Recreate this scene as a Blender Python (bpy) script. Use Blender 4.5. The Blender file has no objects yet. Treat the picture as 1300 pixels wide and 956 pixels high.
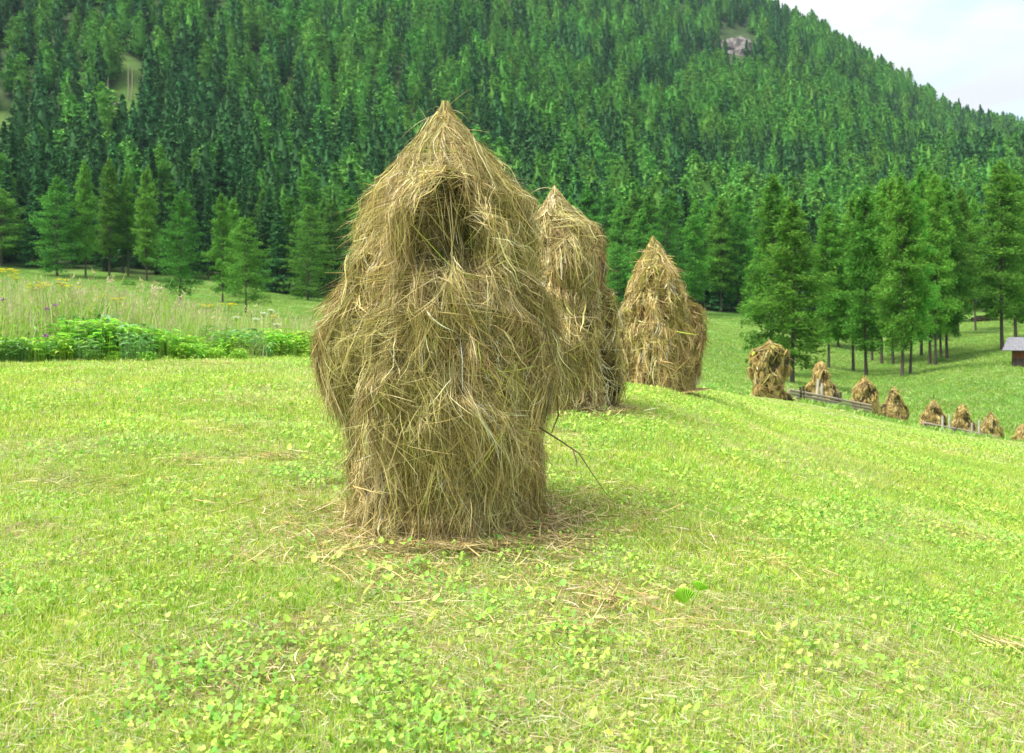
import bpy, math
import numpy as np
from mathutils import Vector

rng = np.random.default_rng(7)
F = 1260.0; HY = 430.0; H0 = 1.35      # focal length (photo pixels), eye-level row, eye height
SC = bpy.context.scene
COL = SC.collection
R = math.radians

# ------------------------------------------------------------------ small helpers
def P(px, py, Y):
    return np.array([(px-650.0)/F*Y, Y, H0-(py-HY)/F*Y])

def hash2(i, j, s):
    n = (i.astype(np.int64)*374761393 + j.astype(np.int64)*668265263 + s*2147483647) & 0x7fffffff
    n = ((n ^ (n >> 13))*1274126177) & 0x7fffffff
    n = (n ^ (n >> 16)) & 0xffff
    return n/65535.0

def vnoise(x, y, s=0):
    x = np.asarray(x, float); y = np.asarray(y, float)
    xi = np.floor(x); yi = np.floor(y); fx = x-xi; fy = y-yi
    fx = fx*fx*(3-2*fx); fy = fy*fy*(3-2*fy)
    a = hash2(xi, yi, s); b = hash2(xi+1, yi, s); c = hash2(xi, yi+1, s); d = hash2(xi+1, yi+1, s)
    return (a*(1-fx)+b*fx)*(1-fy)+(c*(1-fx)+d*fx)*fy

def fbm(x, y, s=0, o=3):
    v = 0; a = .5; t = 0
    for k in range(o):
        v = v+a*vnoise(np.asarray(x)*2**k, np.asarray(y)*2**k, s+k*17); t += a; a *= .5
    return v/t

def sstep(a, b, x):
    t = np.clip((x-a)/(b-a), 0, 1); return t*t*(3-2*t)

def tag(o, label=None, cat=None, group=None, kind=None):
    if label: o['label'] = label
    if cat: o['category'] = cat
    if group: o['group'] = group
    if kind: o['kind'] = kind
    return o

def mesh_np(name, v, faces, mats=(), col=None, fmat=None, smooth=False):
    """faces: list of int arrays (n,k)"""
    me = bpy.data.meshes.new(name)
    v = np.asarray(v, np.float32)
    me.vertices.add(len(v)); me.vertices.foreach_set('co', v.ravel())
    faces = [np.asarray(f, np.int32) for f in faces if len(f)]
    if faces:
        tot = np.concatenate([np.full(len(f), f.shape[1], np.int32) for f in faces])
        idx = np.concatenate([f.ravel() for f in faces])
        st = np.concatenate([[0], np.cumsum(tot)[:-1]]).astype(np.int32)
        me.loops.add(len(idx)); me.loops.foreach_set('vertex_index', idx)
        me.polygons.add(len(tot)); me.polygons.foreach_set('loop_start', st); me.polygons.foreach_set('loop_total', tot)
        if fmat is not None: me.polygons.foreach_set('material_index', np.asarray(fmat, np.int32))
        me.polygons.foreach_set('use_smooth', np.full(len(tot), bool(smooth)))
    if col is not None:
        at = me.color_attributes.new('Col', 'FLOAT_COLOR', 'POINT')
        c = np.ones((len(v), 4), np.float32); c[:, :3] = col
        at.data.foreach_set('color', c.ravel())
    for m in mats: me.materials.append(m)
    me.update(); me.validate()
    return me

def link(name, me, parent=None, loc=(0, 0, 0), rot=(0, 0, 0)):
    o = bpy.data.objects.new(name, me); COL.objects.link(o)
    o.location = loc; o.rotation_euler = rot
    if parent is not None: o.parent = parent
    return o

def empty(name, loc=(0, 0, 0), rz=0.0):
    o = link(name, None, None, loc, (0, 0, rz)); o.empty_display_size = .3
    return o

class MB:
    """collects vertices / faces / colours into one mesh"""
    def __init__(s): s.v = []; s.f = {}; s.c = []; s.m = {}; s.n = 0
    def add(s, v, f, col=None, mat=0):
        v = np.asarray(v, float); f = np.asarray(f, int)
        s.v.append(v); k = f.shape[1]
        s.f.setdefault(k, []).append(f+s.n); s.m.setdefault(k, []).append(np.full(len(f), mat))
        c = np.ones((len(v), 3))*(.5 if col is None else 1)
        if col is not None: c = np.broadcast_to(np.asarray(col, float), (len(v), 3))
        s.c.append(c); s.n += len(v)
    def mesh(s, name, mats, smooth=False):
        ks = sorted(s.f)
        return mesh_np(name, np.concatenate(s.v), [np.concatenate(s.f[k]) for k in ks], mats, np.concatenate(s.c),
                       np.concatenate([np.concatenate(s.m[k]) for k in ks]), smooth)

def tube(mb, pts, rad, n=6, col=None, mat=0, cap=True):
    pts = np.asarray(pts, float); rad = np.broadcast_to(np.asarray(rad, float), (len(pts),))
    t = np.gradient(pts, axis=0); t /= np.linalg.norm(t, axis=1)[:, None]+1e-9
    ref = np.array([0, 0, 1.]) if abs(t[0, 2]) < .8 else np.array([1., 0, 0])
    a = np.cross(t, ref); a /= np.linalg.norm(a, axis=1)[:, None]+1e-9
    b = np.cross(t, a)
    ang = np.arange(n)/n*2*np.pi
    v = pts[:, None]+rad[:, None, None]*(np.cos(ang)[None, :, None]*a[:, None]+np.sin(ang)[None, :, None]*b[:, None])
    v = v.reshape(-1, 3); f = []
    for i in range(len(pts)-1):
        for j in range(n):
            f.append((i*n+j, i*n+(j+1) % n, (i+1)*n+(j+1) % n, (i+1)*n+j))
    mb.add(v, f, col, mat)
    if cap:
        for i in (0, len(pts)-1):
            r_ = v[i*n:(i+1)*n]; mb.add(np.vstack([r_, pts[i]]), [(j, (j+1) % n, n) for j in range(n)], col, mat)

def box(mb, c, sx, sy, sz, rz=0, tilt=(0, 0), col=None, mat=0, jit=0):
    q = np.array([(x, y, z) for x in (-.5, .5) for y in (-.5, .5) for z in (-.5, .5)])*[sx, sy, sz]
    if jit: q = q+rng.uniform(-jit, jit, q.shape)
    ax, ay = tilt
    rx = np.array([[1, 0, 0], [0, math.cos(ax), -math.sin(ax)], [0, math.sin(ax), math.cos(ax)]])
    ry = np.array([[math.cos(ay), 0, math.sin(ay)], [0, 1, 0], [-math.sin(ay), 0, math.cos(ay)]])
    rzm = np.array([[math.cos(rz), -math.sin(rz), 0], [math.sin(rz), math.cos(rz), 0], [0, 0, 1]])
    q = q@(rzm@ry@rx).T+np.asarray(c, float)
    mb.add(q, [(0, 1, 3, 2), (4, 6, 7, 5), (0, 4, 5, 1), (2, 3, 7, 6), (0, 2, 6, 4), (1, 5, 7, 3)], col, mat)

# ------------------------------------------------------------------ materials
def new_mat(name):
    m = bpy.data.materials.new(name); m.use_nodes = True
    nt = m.node_tree; nt.nodes.clear()
    out = nt.nodes.new('ShaderNodeOutputMaterial')
    return m, nt, out

def leaf_mat(name, trans=.35, rough=.6, hue_var=.0, val_var=.0, mul=(1, 1, 1), spec=.25, inst=False):
    """diffuse + translucent foliage, colour from the mesh, varied a little per instance"""
    m, nt, out = new_mat(name); N = nt.nodes.new; L = nt.links.new
    at = N('ShaderNodeAttribute'); at.attribute_name = 'Col'
    src = at.outputs['Color']
    if hue_var or val_var:
        oi = N('ShaderNodeObjectInfo')
        hs = N('ShaderNodeHueSaturation')
        mr = N('ShaderNodeMapRange'); mr.inputs[3].default_value = .5-hue_var; mr.inputs[4].default_value = .5+hue_var
        L(oi.outputs['Random'], mr.inputs[0]); L(mr.outputs[0], hs.inputs['Hue'])
        ml = N('ShaderNodeMath'); ml.operation = 'MULTIPLY'; ml.inputs[1].default_value = 37.7
        fr = N('ShaderNodeMath'); fr.operation = 'FRACT'
        L(oi.outputs['Random'], ml.inputs[0]); L(ml.outputs[0], fr.inputs[0])
        mv = N('ShaderNodeMapRange'); mv.inputs[3].default_value = 1-val_var; mv.inputs[4].default_value = 1+val_var
        L(fr.outputs[0], mv.inputs[0]); L(mv.outputs[0], hs.inputs['Value'])
        L(src, hs.inputs['Color']); src = hs.outputs['Color']
    mx = N('ShaderNodeMix'); mx.data_type = 'RGBA'; mx.blend_type = 'MULTIPLY'; mx.inputs[0].default_value = 1
    L(src, mx.inputs[6]); mx.inputs[7].default_value = (*mul, 1)
    src = mx.outputs[2]
    p = N('ShaderNodeBsdfPrincipled'); p.inputs['Roughness'].default_value = rough
    p.inputs['Specular IOR Level'].default_value = spec
    L(src, p.inputs['Base Color'])
    if trans > 0:
        tr = N('ShaderNodeBsdfTranslucent'); L(src, tr.inputs['Color'])
        ms = N('ShaderNodeMixShader'); ms.inputs[0].default_value = trans
        L(p.outputs[0], ms.inputs[1]); L(tr.outputs[0], ms.inputs[2]); L(ms.outputs[0], out.inputs[0])
    else:
        L(p.outputs[0], out.inputs[0])
    return m

def noise_mat(name, c1, c2, scale=4, rough=.85, bump=.3, stretch=(1, 1, 1), detail=6, c3=None):
    m, nt, out = new_mat(name); N = nt.nodes.new; L = nt.links.new
    tc = N('ShaderNodeTexCoord'); mp = N('ShaderNodeMapping'); mp.inputs['Scale'].default_value = stretch
    L(tc.outputs['Object'], mp.inputs[0])
    nz = N('ShaderNodeTexNoise'); nz.inputs['Scale'].default_value = scale; nz.inputs['Detail'].default_value = detail
    L(mp.outputs[0], nz.inputs[0])
    cr = N('ShaderNodeValToRGB'); cr.color_ramp.elements[0].position = .32; cr.color_ramp.elements[1].position = .68
    cr.color_ramp.elements[0].color = (*c1, 1); cr.color_ramp.elements[1].color = (*c2, 1)
    if c3:
        e = cr.color_ramp.elements.new(.5); e.color = (*c3, 1)
    L(nz.outputs[0], cr.inputs[0])
    p = N('ShaderNodeBsdfPrincipled'); p.inputs['Roughness'].default_value = rough; p.inputs['Specular IOR Level'].default_value = .2
    L(cr.outputs[0], p.inputs['Base Color'])
    bp = N('ShaderNodeBump'); bp.inputs['Strength'].default_value = bump; bp.inputs['Distance'].default_value = .03
    L(nz.outputs[0], bp.inputs['Height']); L(bp.outputs[0], p.inputs['Normal'])
    L(p.outputs[0], out.inputs[0])
    return m

M_HAY = leaf_mat('hay', trans=.15, rough=.7, spec=.2)
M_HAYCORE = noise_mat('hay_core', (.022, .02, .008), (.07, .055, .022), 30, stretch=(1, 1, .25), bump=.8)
M_GRASS = leaf_mat('mown_grass', trans=.5, hue_var=.012, val_var=.10)
M_VALLEY = leaf_mat('valley_grass', trans=.3, hue_var=.01, val_var=.10)
M_TALL = leaf_mat('tall_grass', trans=.4, hue_var=.012, val_var=.12)
M_HERB = leaf_mat('herb_leaf', trans=.35, rough=.5, hue_var=.015, val_var=.15)
M_STRAW = leaf_mat('dry_straw', trans=.1, rough=.7)
M_LARCH = leaf_mat('larch_foliage', trans=.5, rough=.8, hue_var=.012, val_var=.28, spec=.1)
M_SPRUCE = leaf_mat('spruce_foliage', trans=.3, rough=.8, hue_var=.012, val_var=.28, spec=.1)
M_LARCHF = leaf_mat('larch_foliage_far', trans=.12, rough=.8, hue_var=.012, val_var=.20, spec=.1)
M_SPRUCEF = leaf_mat('spruce_foliage_far', trans=.08, rough=.8, hue_var=.012, val_var=.20, spec=.1)
M_BARK = noise_mat('bark', (.05, .04, .033), (.16, .13, .105), 3, stretch=(3, 3, .5), bump=.6)
M_FLOWER = leaf_mat('petal', trans=.3, rough=.6)
M_WOODGREY = noise_mat('weathered_wood', (.24, .19, .14), (.45, .37, .29), 6, stretch=(.5, 4, 4), bump=.4)
M_WOODDARK = noise_mat('dark_wood', (.035, .028, .02), (.10, .075, .05), 5, stretch=(3, 3, .6), bump=.4)
M_WOODPALE = noise_mat('pale_wood', (.34, .30, .24), (.56, .51, .43), 5, stretch=(3, 3, .5), bump=.2)

# ------------------------------------------------------------------ terrain
CP = []
def cp(px, rows):
    for Y, py in rows: CP.append((px, py, Y))
def cz(px, rows):
    for Y, z in rows: CP.append((px, HY-z*F/Y, Y))
cz(0,    [(.6, -1.33), (3, -1.2), (5.45, -.95), (9.7, -.5), (14, -.24), (17, .0), (20, .05)])
cz(300,  [(3, -1.22), (5.45, -.97), (9.7, -.55)])
cz(650,  [(.6, -1.35), (3, -1.26), (5.45, -1.04), (9.7, -.71)])
cz(1300, [(.6, -1.37), (3, -1.34), (5.45, -1.47), (9.7, -1.72), (14, -2.0), (20, -2.32)])
cp(400,  [(14, 461), (18, 453), (20, 452.5)])
cp(840,  [(14, 496), (11, 514)])
cp(1000, [(5.45, 700), (9.7, 583), (14, 545), (20, 523)])
cp(0,    [(30, 437), (60, 428), (110, 398), (180, 360), (240, 333), (300, 280), (350, 225), (450, 95), (600, -60), (900, -220), (1500, -330)])
cp(200,  [(20, 442), (30, 450), (60, 440), (110, 412), (155, 392), (240, 347), (300, 290), (360, 228), (460, 100), (620, -60), (900, -190)])
cp(390,  [(30, 457), (60, 450), (110, 425), (160, 400), (200, 384), (240, 374), (300, 320), (400, 215), (520, 90), (700, -30), (1000, -160)])
cp(560,  [(18, 470), (30, 470), (60, 460), (110, 432), (170, 405), (230, 390), (300, 330), (400, 240), (560, 100), (800, -30), (1200, -150)])
cp(760,  [(20, 488), (30, 486), (60, 474), (110, 442), (170, 415), (235, 398), (320, 335), (450, 240), (600, 140), (850, 30), (1200, -90)])
cp(900,  [(20, 497.5), (33, 501), (55, 497), (80, 472), (120, 440), (180, 412), (235, 397), (330, 335), (450, 265), (600, 180), (850, 75), (1100, -10), (1500, 20), (2200, 120)])
cp(978,  [(28, 508), (35.5, 508), (50, 514), (80, 500), (121, 472), (180, 425), (240, 399), (330, 340)])
cp(1050, [(30, 519), (44, 520), (60, 517), (90, 500), (128, 470), (180, 425), (240, 401), (400, 305), (600, 205), (800, 130), (1000, 62), (1300, 100), (2000, 200)])
cp(1100, [(33, 531), (50, 534), (70, 531), (90, 512), (128, 476), (160, 450), (240, 403)])
cp(1150, [(240, 401), (400, 312), (550, 243), (680, 196), (850, 200), (1050, 125), (1400, 190)])
cp(1200, [(20, 556), (30, 552.5), (58, 556), (75, 545), (100, 488), (115, 470), (135, 463), (160, 440), (240, 400)])
cp(1300, [(28, 563), (40, 567), (70, 566), (90, 520), (105, 476), (112, 467), (135, 447), (160, 432), (240, 396), (350, 330), (470, 268), (600, 226), (760, 246), (950, 205), (1200, 178), (1600, 240), (2500, 300)])
CP = np.array(CP)
AMAX = R(40)
def _tps():
    X = (CP[:, 0]-650)/F*CP[:, 2]; Y = CP[:, 2]; Z = -(CP[:, 1]-HY)/F*Y
    a = np.arctan2(X, Y); rho = np.hypot(X, Y); s = Z/(rho+8)
    q = np.c_[a*3, np.log(rho)]
    return q, s
def _phi(r): return np.where(r > 1e-9, r*r*np.log(r+1e-12), 0)
_q, _s = _tps()
_n = len(_q)
_K = _phi(np.linalg.norm(_q[:, None]-_q[None], axis=2))+np.eye(_n)*2e-3
_A = np.block([[_K, np.c_[np.ones(_n), _q]], [np.c_[np.ones(_n), _q].T, np.zeros((3, 3))]])
_w = np.linalg.solve(_A, np.r_[_s, 0, 0, 0])
AZ = np.concatenate([np.arange(-180, -40, 4), np.arange(-40, 40.01, .4), np.arange(44, 181, 4)])*np.pi/180
LR = np.linspace(math.log(.5), math.log(2600), 330)
def _grid():
    ac = np.clip(AZ, -AMAX, AMAX)
    A, Lr = np.meshgrid(ac, LR, indexing='ij')
    q = np.c_[A.ravel()*3, Lr.ravel()]
    s = np.zeros(len(q))
    for i in range(0, len(q), 6000):
        s[i:i+6000] = _phi(np.linalg.norm(q[i:i+6000, None]-_q[None], axis=2))@_w[:_n]+_w[_n]+q[i:i+6000]@_w[_n+1:]
    s = s.reshape(A.shape); rho = np.exp(Lr)
    z = s*(rho+8)
    # behind the viewer the slope levels out
    back = sstep(R(60), R(120), np.abs(AZ))[:, None]
    z = z*(1-back)+back*np.where(rho < 40, -1.36, -1.36+(rho-40)*.02)
    x = np.sin(AZ)[:, None]*rho; y = np.cos(AZ)[:, None]*rho
    z = z+.02*(fbm(x*.8+50, y*1.3+50, 5)-.5)*sstep(.5, 3, rho)*(1-sstep(20, 60, rho))
    z = z+.35*(fbm(x*.08+50, y*.08+50, 6)-.5)*sstep(50, 90, rho)*(1-sstep(230, 280, rho))
    z = z+10*(fbm(x*.02+50, y*.02+50, 8)-.5)*sstep(270, 500, rho)
    return z+H0
ZG = _grid()
def G(x, y):
    x = np.asarray(x, float); y = np.asarray(y, float)
    a = np.arctan2(x, y); l = np.clip(np.log(np.hypot(x, y)+1e-9), LR[0], LR[-1]-1e-6)
    i = np.clip(np.searchsorted(AZ, a)-1, 0, len(AZ)-2); fa = (a-AZ[i])/(AZ[i+1]-AZ[i])
    dl = LR[1]-LR[0]; j = np.clip(((l-LR[0])/dl).astype(int), 0, len(LR)-2); fl = (l-LR[0])/dl-j
    return (ZG[i, j]*(1-fl)+ZG[i, j+1]*fl)*(1-fa)+(ZG[i+1, j]*(1-fl)+ZG[i+1, j+1]*fl)*fa
def ground_at(px, Y):
    x = (px-650)/F*Y; return np.array([x, Y, float(G(x, Y))])
def row_of(px, Y):
    x = (px-650)/F*Y; return HY-(G(x, Y)-H0)/Y*F
def depth_for(px, py, lo=60, hi=240):
    """distance at which the ground in this column is seen at that row"""
    Y = np.linspace(hi, lo, 400); r = row_of(np.full(400, float(px)), Y)
    k = np.argmax(r >= py)
    return Y[k] if r[k] >= py else lo

NA, NL = ZG.shape
_rho = np.exp(LR)
gx = np.sin(AZ)[:, None]*_rho; gy = np.cos(AZ)[:, None]*_rho
gv = np.c_[gx.ravel(), gy.ravel(), ZG.ravel()]
ii, jj = np.meshgrid(np.arange(NA-1), np.arange(NL-1), indexing='ij')
gf = np.c_[(ii*NL+jj).ravel(), (ii*NL+jj+1).ravel(), ((ii+1)*NL+jj+1).ravel(), ((ii+1)*NL+jj).ravel()]
gv = np.vstack([gv, [0, 0, ZG[:, 0].mean()]]); cidx = len(gv)-1
gt = np.c_[np.arange(NA-1)*NL, (np.arange(NA-1)+1)*NL, np.full(NA-1, cidx)]

EDGE_A = R(1)*np.array([-60, -27.3, -19.6, -11.6, 0, 11, 15, 20, 27.3, 60])
EDGE_D = np.array([245, 262, 250, 238, 232, 238, 250, 262, 275, 275.])
def forest_edge(a): return np.interp(a, EDGE_A, EDGE_D)+8*(vnoise(a*40, a*0, 3)-.5)
CLEAR = [(R(1)*-21.1, 447, R(1)*.62, 60), (R(1)*-27.2, 440, R(1)*.5, 26)]   # clearings: azimuth, distance, half widths
ga = np.arctan2(gv[:, 0], gv[:, 1]); gr = np.hypot(gv[:, 0], gv[:, 1])
w_for = sstep(-3, 10, gr-forest_edge(ga))
w_val = sstep(19, 26, gr)
for ca, cd, wa, wd in CLEAR:
    e = ((ga-ca)/wa)**2+((gr-cd)/wd)**2
    k_ = .62*(1-sstep(.7, 1.8, e)); w_for = w_for*(1-k_)
gcol = np.c_[w_val, w_for, np.zeros(len(gv))]

m, nt, out = new_mat('meadow_ground'); N = nt.nodes.new; L = nt.links.new
geo = N('ShaderNodeNewGeometry'); at = N('ShaderNodeAttribute'); at.attribute_name = 'Col'
sep = N('ShaderNodeSeparateColor'); L(at.outputs['Color'], sep.inputs[0])
def ramp(scale, stops, detail=6, rough=.6, sc3=None):
    nz = N('ShaderNodeTexNoise'); nz.inputs['Scale'].default_value = scale; nz.inputs['Detail'].default_value = detail; nz.inputs['Roughness'].default_value = rough
    if sc3:
        mp = N('ShaderNodeMapping'); mp.inputs['Scale'].default_value = sc3; L(geo.outputs['Position'], mp.inputs[0]); L(mp.outputs[0], nz.inputs[0])
    else: L(geo.outputs['Position'], nz.inputs[0])
    cr = N('ShaderNodeValToRGB'); el = cr.color_ramp.elements
    el[0].position = stops[0][0]; el[0].color = (*stops[0][1], 1); el[1].position = stops[-1][0]; el[1].color = (*stops[-1][1], 1)
    for p_, c_ in stops[1:-1]:
        e = el.new(p_); e.color = (*c_, 1)
    L(nz.outputs[0], cr.inputs[0]); return cr.outputs[0], nz.outputs[0]
def mixc(f, a_, b_, mode='MIX'):
    mx = N('ShaderNodeMix'); mx.data_type = 'RGBA'; mx.blend_type = mode
    if isinstance(f, float): mx.inputs[0].default_value = f
    else: L(f, mx.inputs[0])
    L(a_, mx.inputs[6]); L(b_, mx.inputs[7]); return mx.outputs[2]
near1, nn = ramp(9, [(.3, (.14, .11, .05)), (.5, (.26, .27, .08)), (.7, (.34, .40, .09))])
near2, _ = ramp(1.1, [(.35, (.8, .75, .7)), (.65, (1.1, 1.1, 1.0))])
near = mixc(1.0, near1, near2, 'MULTIPLY')
val1, vn = ramp(.07, [(.3, (.05, .125, .016)), (.48, (.08, .17, .022)), (.6, (.12, .20, .04)), (.75, (.18, .23, .08))], 8)
val2, _ = ramp(1.2, [(.32, (.6, .68, .5)), (.5, (1, 1, 1)), (.68, (1.45, 1.3, 1.9))], 10, .8, (1, .6, 1))
val = mixc(1.0, val1, val2, 'MULTIPLY')
fl, fn = ramp(.12, [(.3, (.02, .04, .014)), (.7, (.05, .08, .025))], 8)
c = mixc(sep.outputs[0], near, val); c = mixc(sep.outputs[1], c, fl)
p = N('ShaderNodeBsdfPrincipled'); p.inputs['Roughness'].default_value = .9; p.inputs['Specular IOR Level'].default_value = .1
L(c, p.inputs['Base Color'])
bp = N('ShaderNodeBump'); bp.inputs['Strength'].default_value = .5; bp.inputs['Distance'].default_value = .04
L(nn, bp.inputs['Height']); L(bp.outputs[0], p.inputs['Normal']); L(p.outputs[0], out.inputs[0])
M_GROUND = m
ground = link('ground', mesh_np('ground', gv, [gf, gt], [M_GROUND], gcol, smooth=True)); tag(ground, kind='structure')

# ------------------------------------------------------------------ scatter with geometry nodes (only for uncountable stuff)
def scatter(name, pts, rot, scl, idx, protos, label=None):
    me = bpy.data.meshes.new(name)
    pts = np.asarray(pts, np.float32)
    me.vertices.add(len(pts)); me.vertices.foreach_set('co', pts.ravel())
    a = me.attributes.new('rot', 'FLOAT_VECTOR', 'POINT'); a.data.foreach_set('vector', np.asarray(rot, np.float32).ravel())
    a = me.attributes.new('scl', 'FLOAT_VECTOR', 'POINT')
    scl = np.asarray(scl, np.float32)
    if scl.ndim == 1: scl = np.repeat(scl[:, None], 3, 1)
    a.data.foreach_set('vector', scl.ravel())
    a = me.attributes.new('idx', 'INT', 'POINT'); a.data.foreach_set('value', np.asarray(idx, np.int32))
    me.update()
    o = link(name, me); tag(o, label, None, None, 'stuff')
    g = bpy.data.node_groups.new(name, 'GeometryNodeTree')
    g.interface.new_socket('Geometry', in_out='INPUT', socket_type='NodeSocketGeometry')
    g.interface.new_socket('Geometry', in_out='OUTPUT', socket_type='NodeSocketGeometry')
    n = g.nodes.new; l = g.links.new
    gi = n('NodeGroupInput'); go = n('NodeGroupOutput'); jn = n('GeometryNodeJoinGeometry')
    def attr(nm, t):
        q = n('GeometryNodeInputNamedAttribute'); q.data_type = t; q.inputs[0].default_value = nm; return q.outputs[0]
    ra = attr('rot', 'FLOAT_VECTOR'); sa = attr('scl', 'FLOAT_VECTOR'); ia = attr('idx', 'INT')
    e2r = n('FunctionNodeEulerToRotation'); l(ra, e2r.inputs[0])
    for k, pm in enumerate(protos):
        po = bpy.data.objects.new(pm.name+'_source', pm)
        oi = n('GeometryNodeObjectInfo'); oi.inputs['Object'].default_value = po; oi.inputs['As Instance'].default_value = True
        cm = n('FunctionNodeCompare'); cm.data_type = 'INT'; cm.operation = 'EQUAL'
        l(ia, cm.inputs['A']) if 'A' in cm.inputs else None
        ai = [s for s in cm.inputs if s.type == 'INT']
        l(ia, ai[0]); ai[1].default_value = k
        ip = n('GeometryNodeInstanceOnPoints')
        l(gi.outputs[0], ip.inputs['Points']); l(cm.outputs[0], ip.inputs['Selection']); l(oi.outputs['Geometry'], ip.inputs['Instance'])
        l(e2r.outputs[0], ip.inputs['Rotation']); l(sa, ip.inputs['Scale']); l(ip.outputs[0], jn.inputs[0])
    l(jn.outputs[0], go.inputs[0])
    md = o.modifiers.new('scatter', 'NODES'); md.node_group = g
    return o

# ------------------------------------------------------------------ blades and ribbons
def ribbons(paths, width, side, col, taper=True):
    """paths (n,k,3), width (n,), side (n,3) -> vertices, quads, colours"""
    n, k, _ = paths.shape
    t = np.gradient(paths, axis=1); t /= np.linalg.norm(t, axis=2)[..., None]+1e-9
    s = np.cross(t, side[:, None, :]); s /= np.linalg.norm(s, axis=2)[..., None]+1e-9
    w = np.ones(k) if not taper else np.interp(np.linspace(0, 1, k), [0, .15, .6, 1], [.7, 1, .9, .12])
    off = s*(width[:, None]*w[None])[..., None]*.5
    v = np.stack([paths-off, paths+off], axis=2).reshape(-1, 3)
    b = (np.arange(n)*k*2)[:, None]+(np.arange(k-1)*2)[None]
    f = np.stack([b, b+1, b+3, b+2], axis=-1).reshape(-1, 4)
    c = np.repeat(col, k*2, axis=0)
    return v, f, c

def pick(pal, n, jit=.12, r=None):
    r = r or rng
    pal = np.array(pal); c = pal[r.integers(0, len(pal), n), :3]
    return np.clip(c*(1+r.normal(0, jit, (n, 1)))*(1+r.normal(0, jit*.4, (n, 3))), .002, 1)

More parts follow.
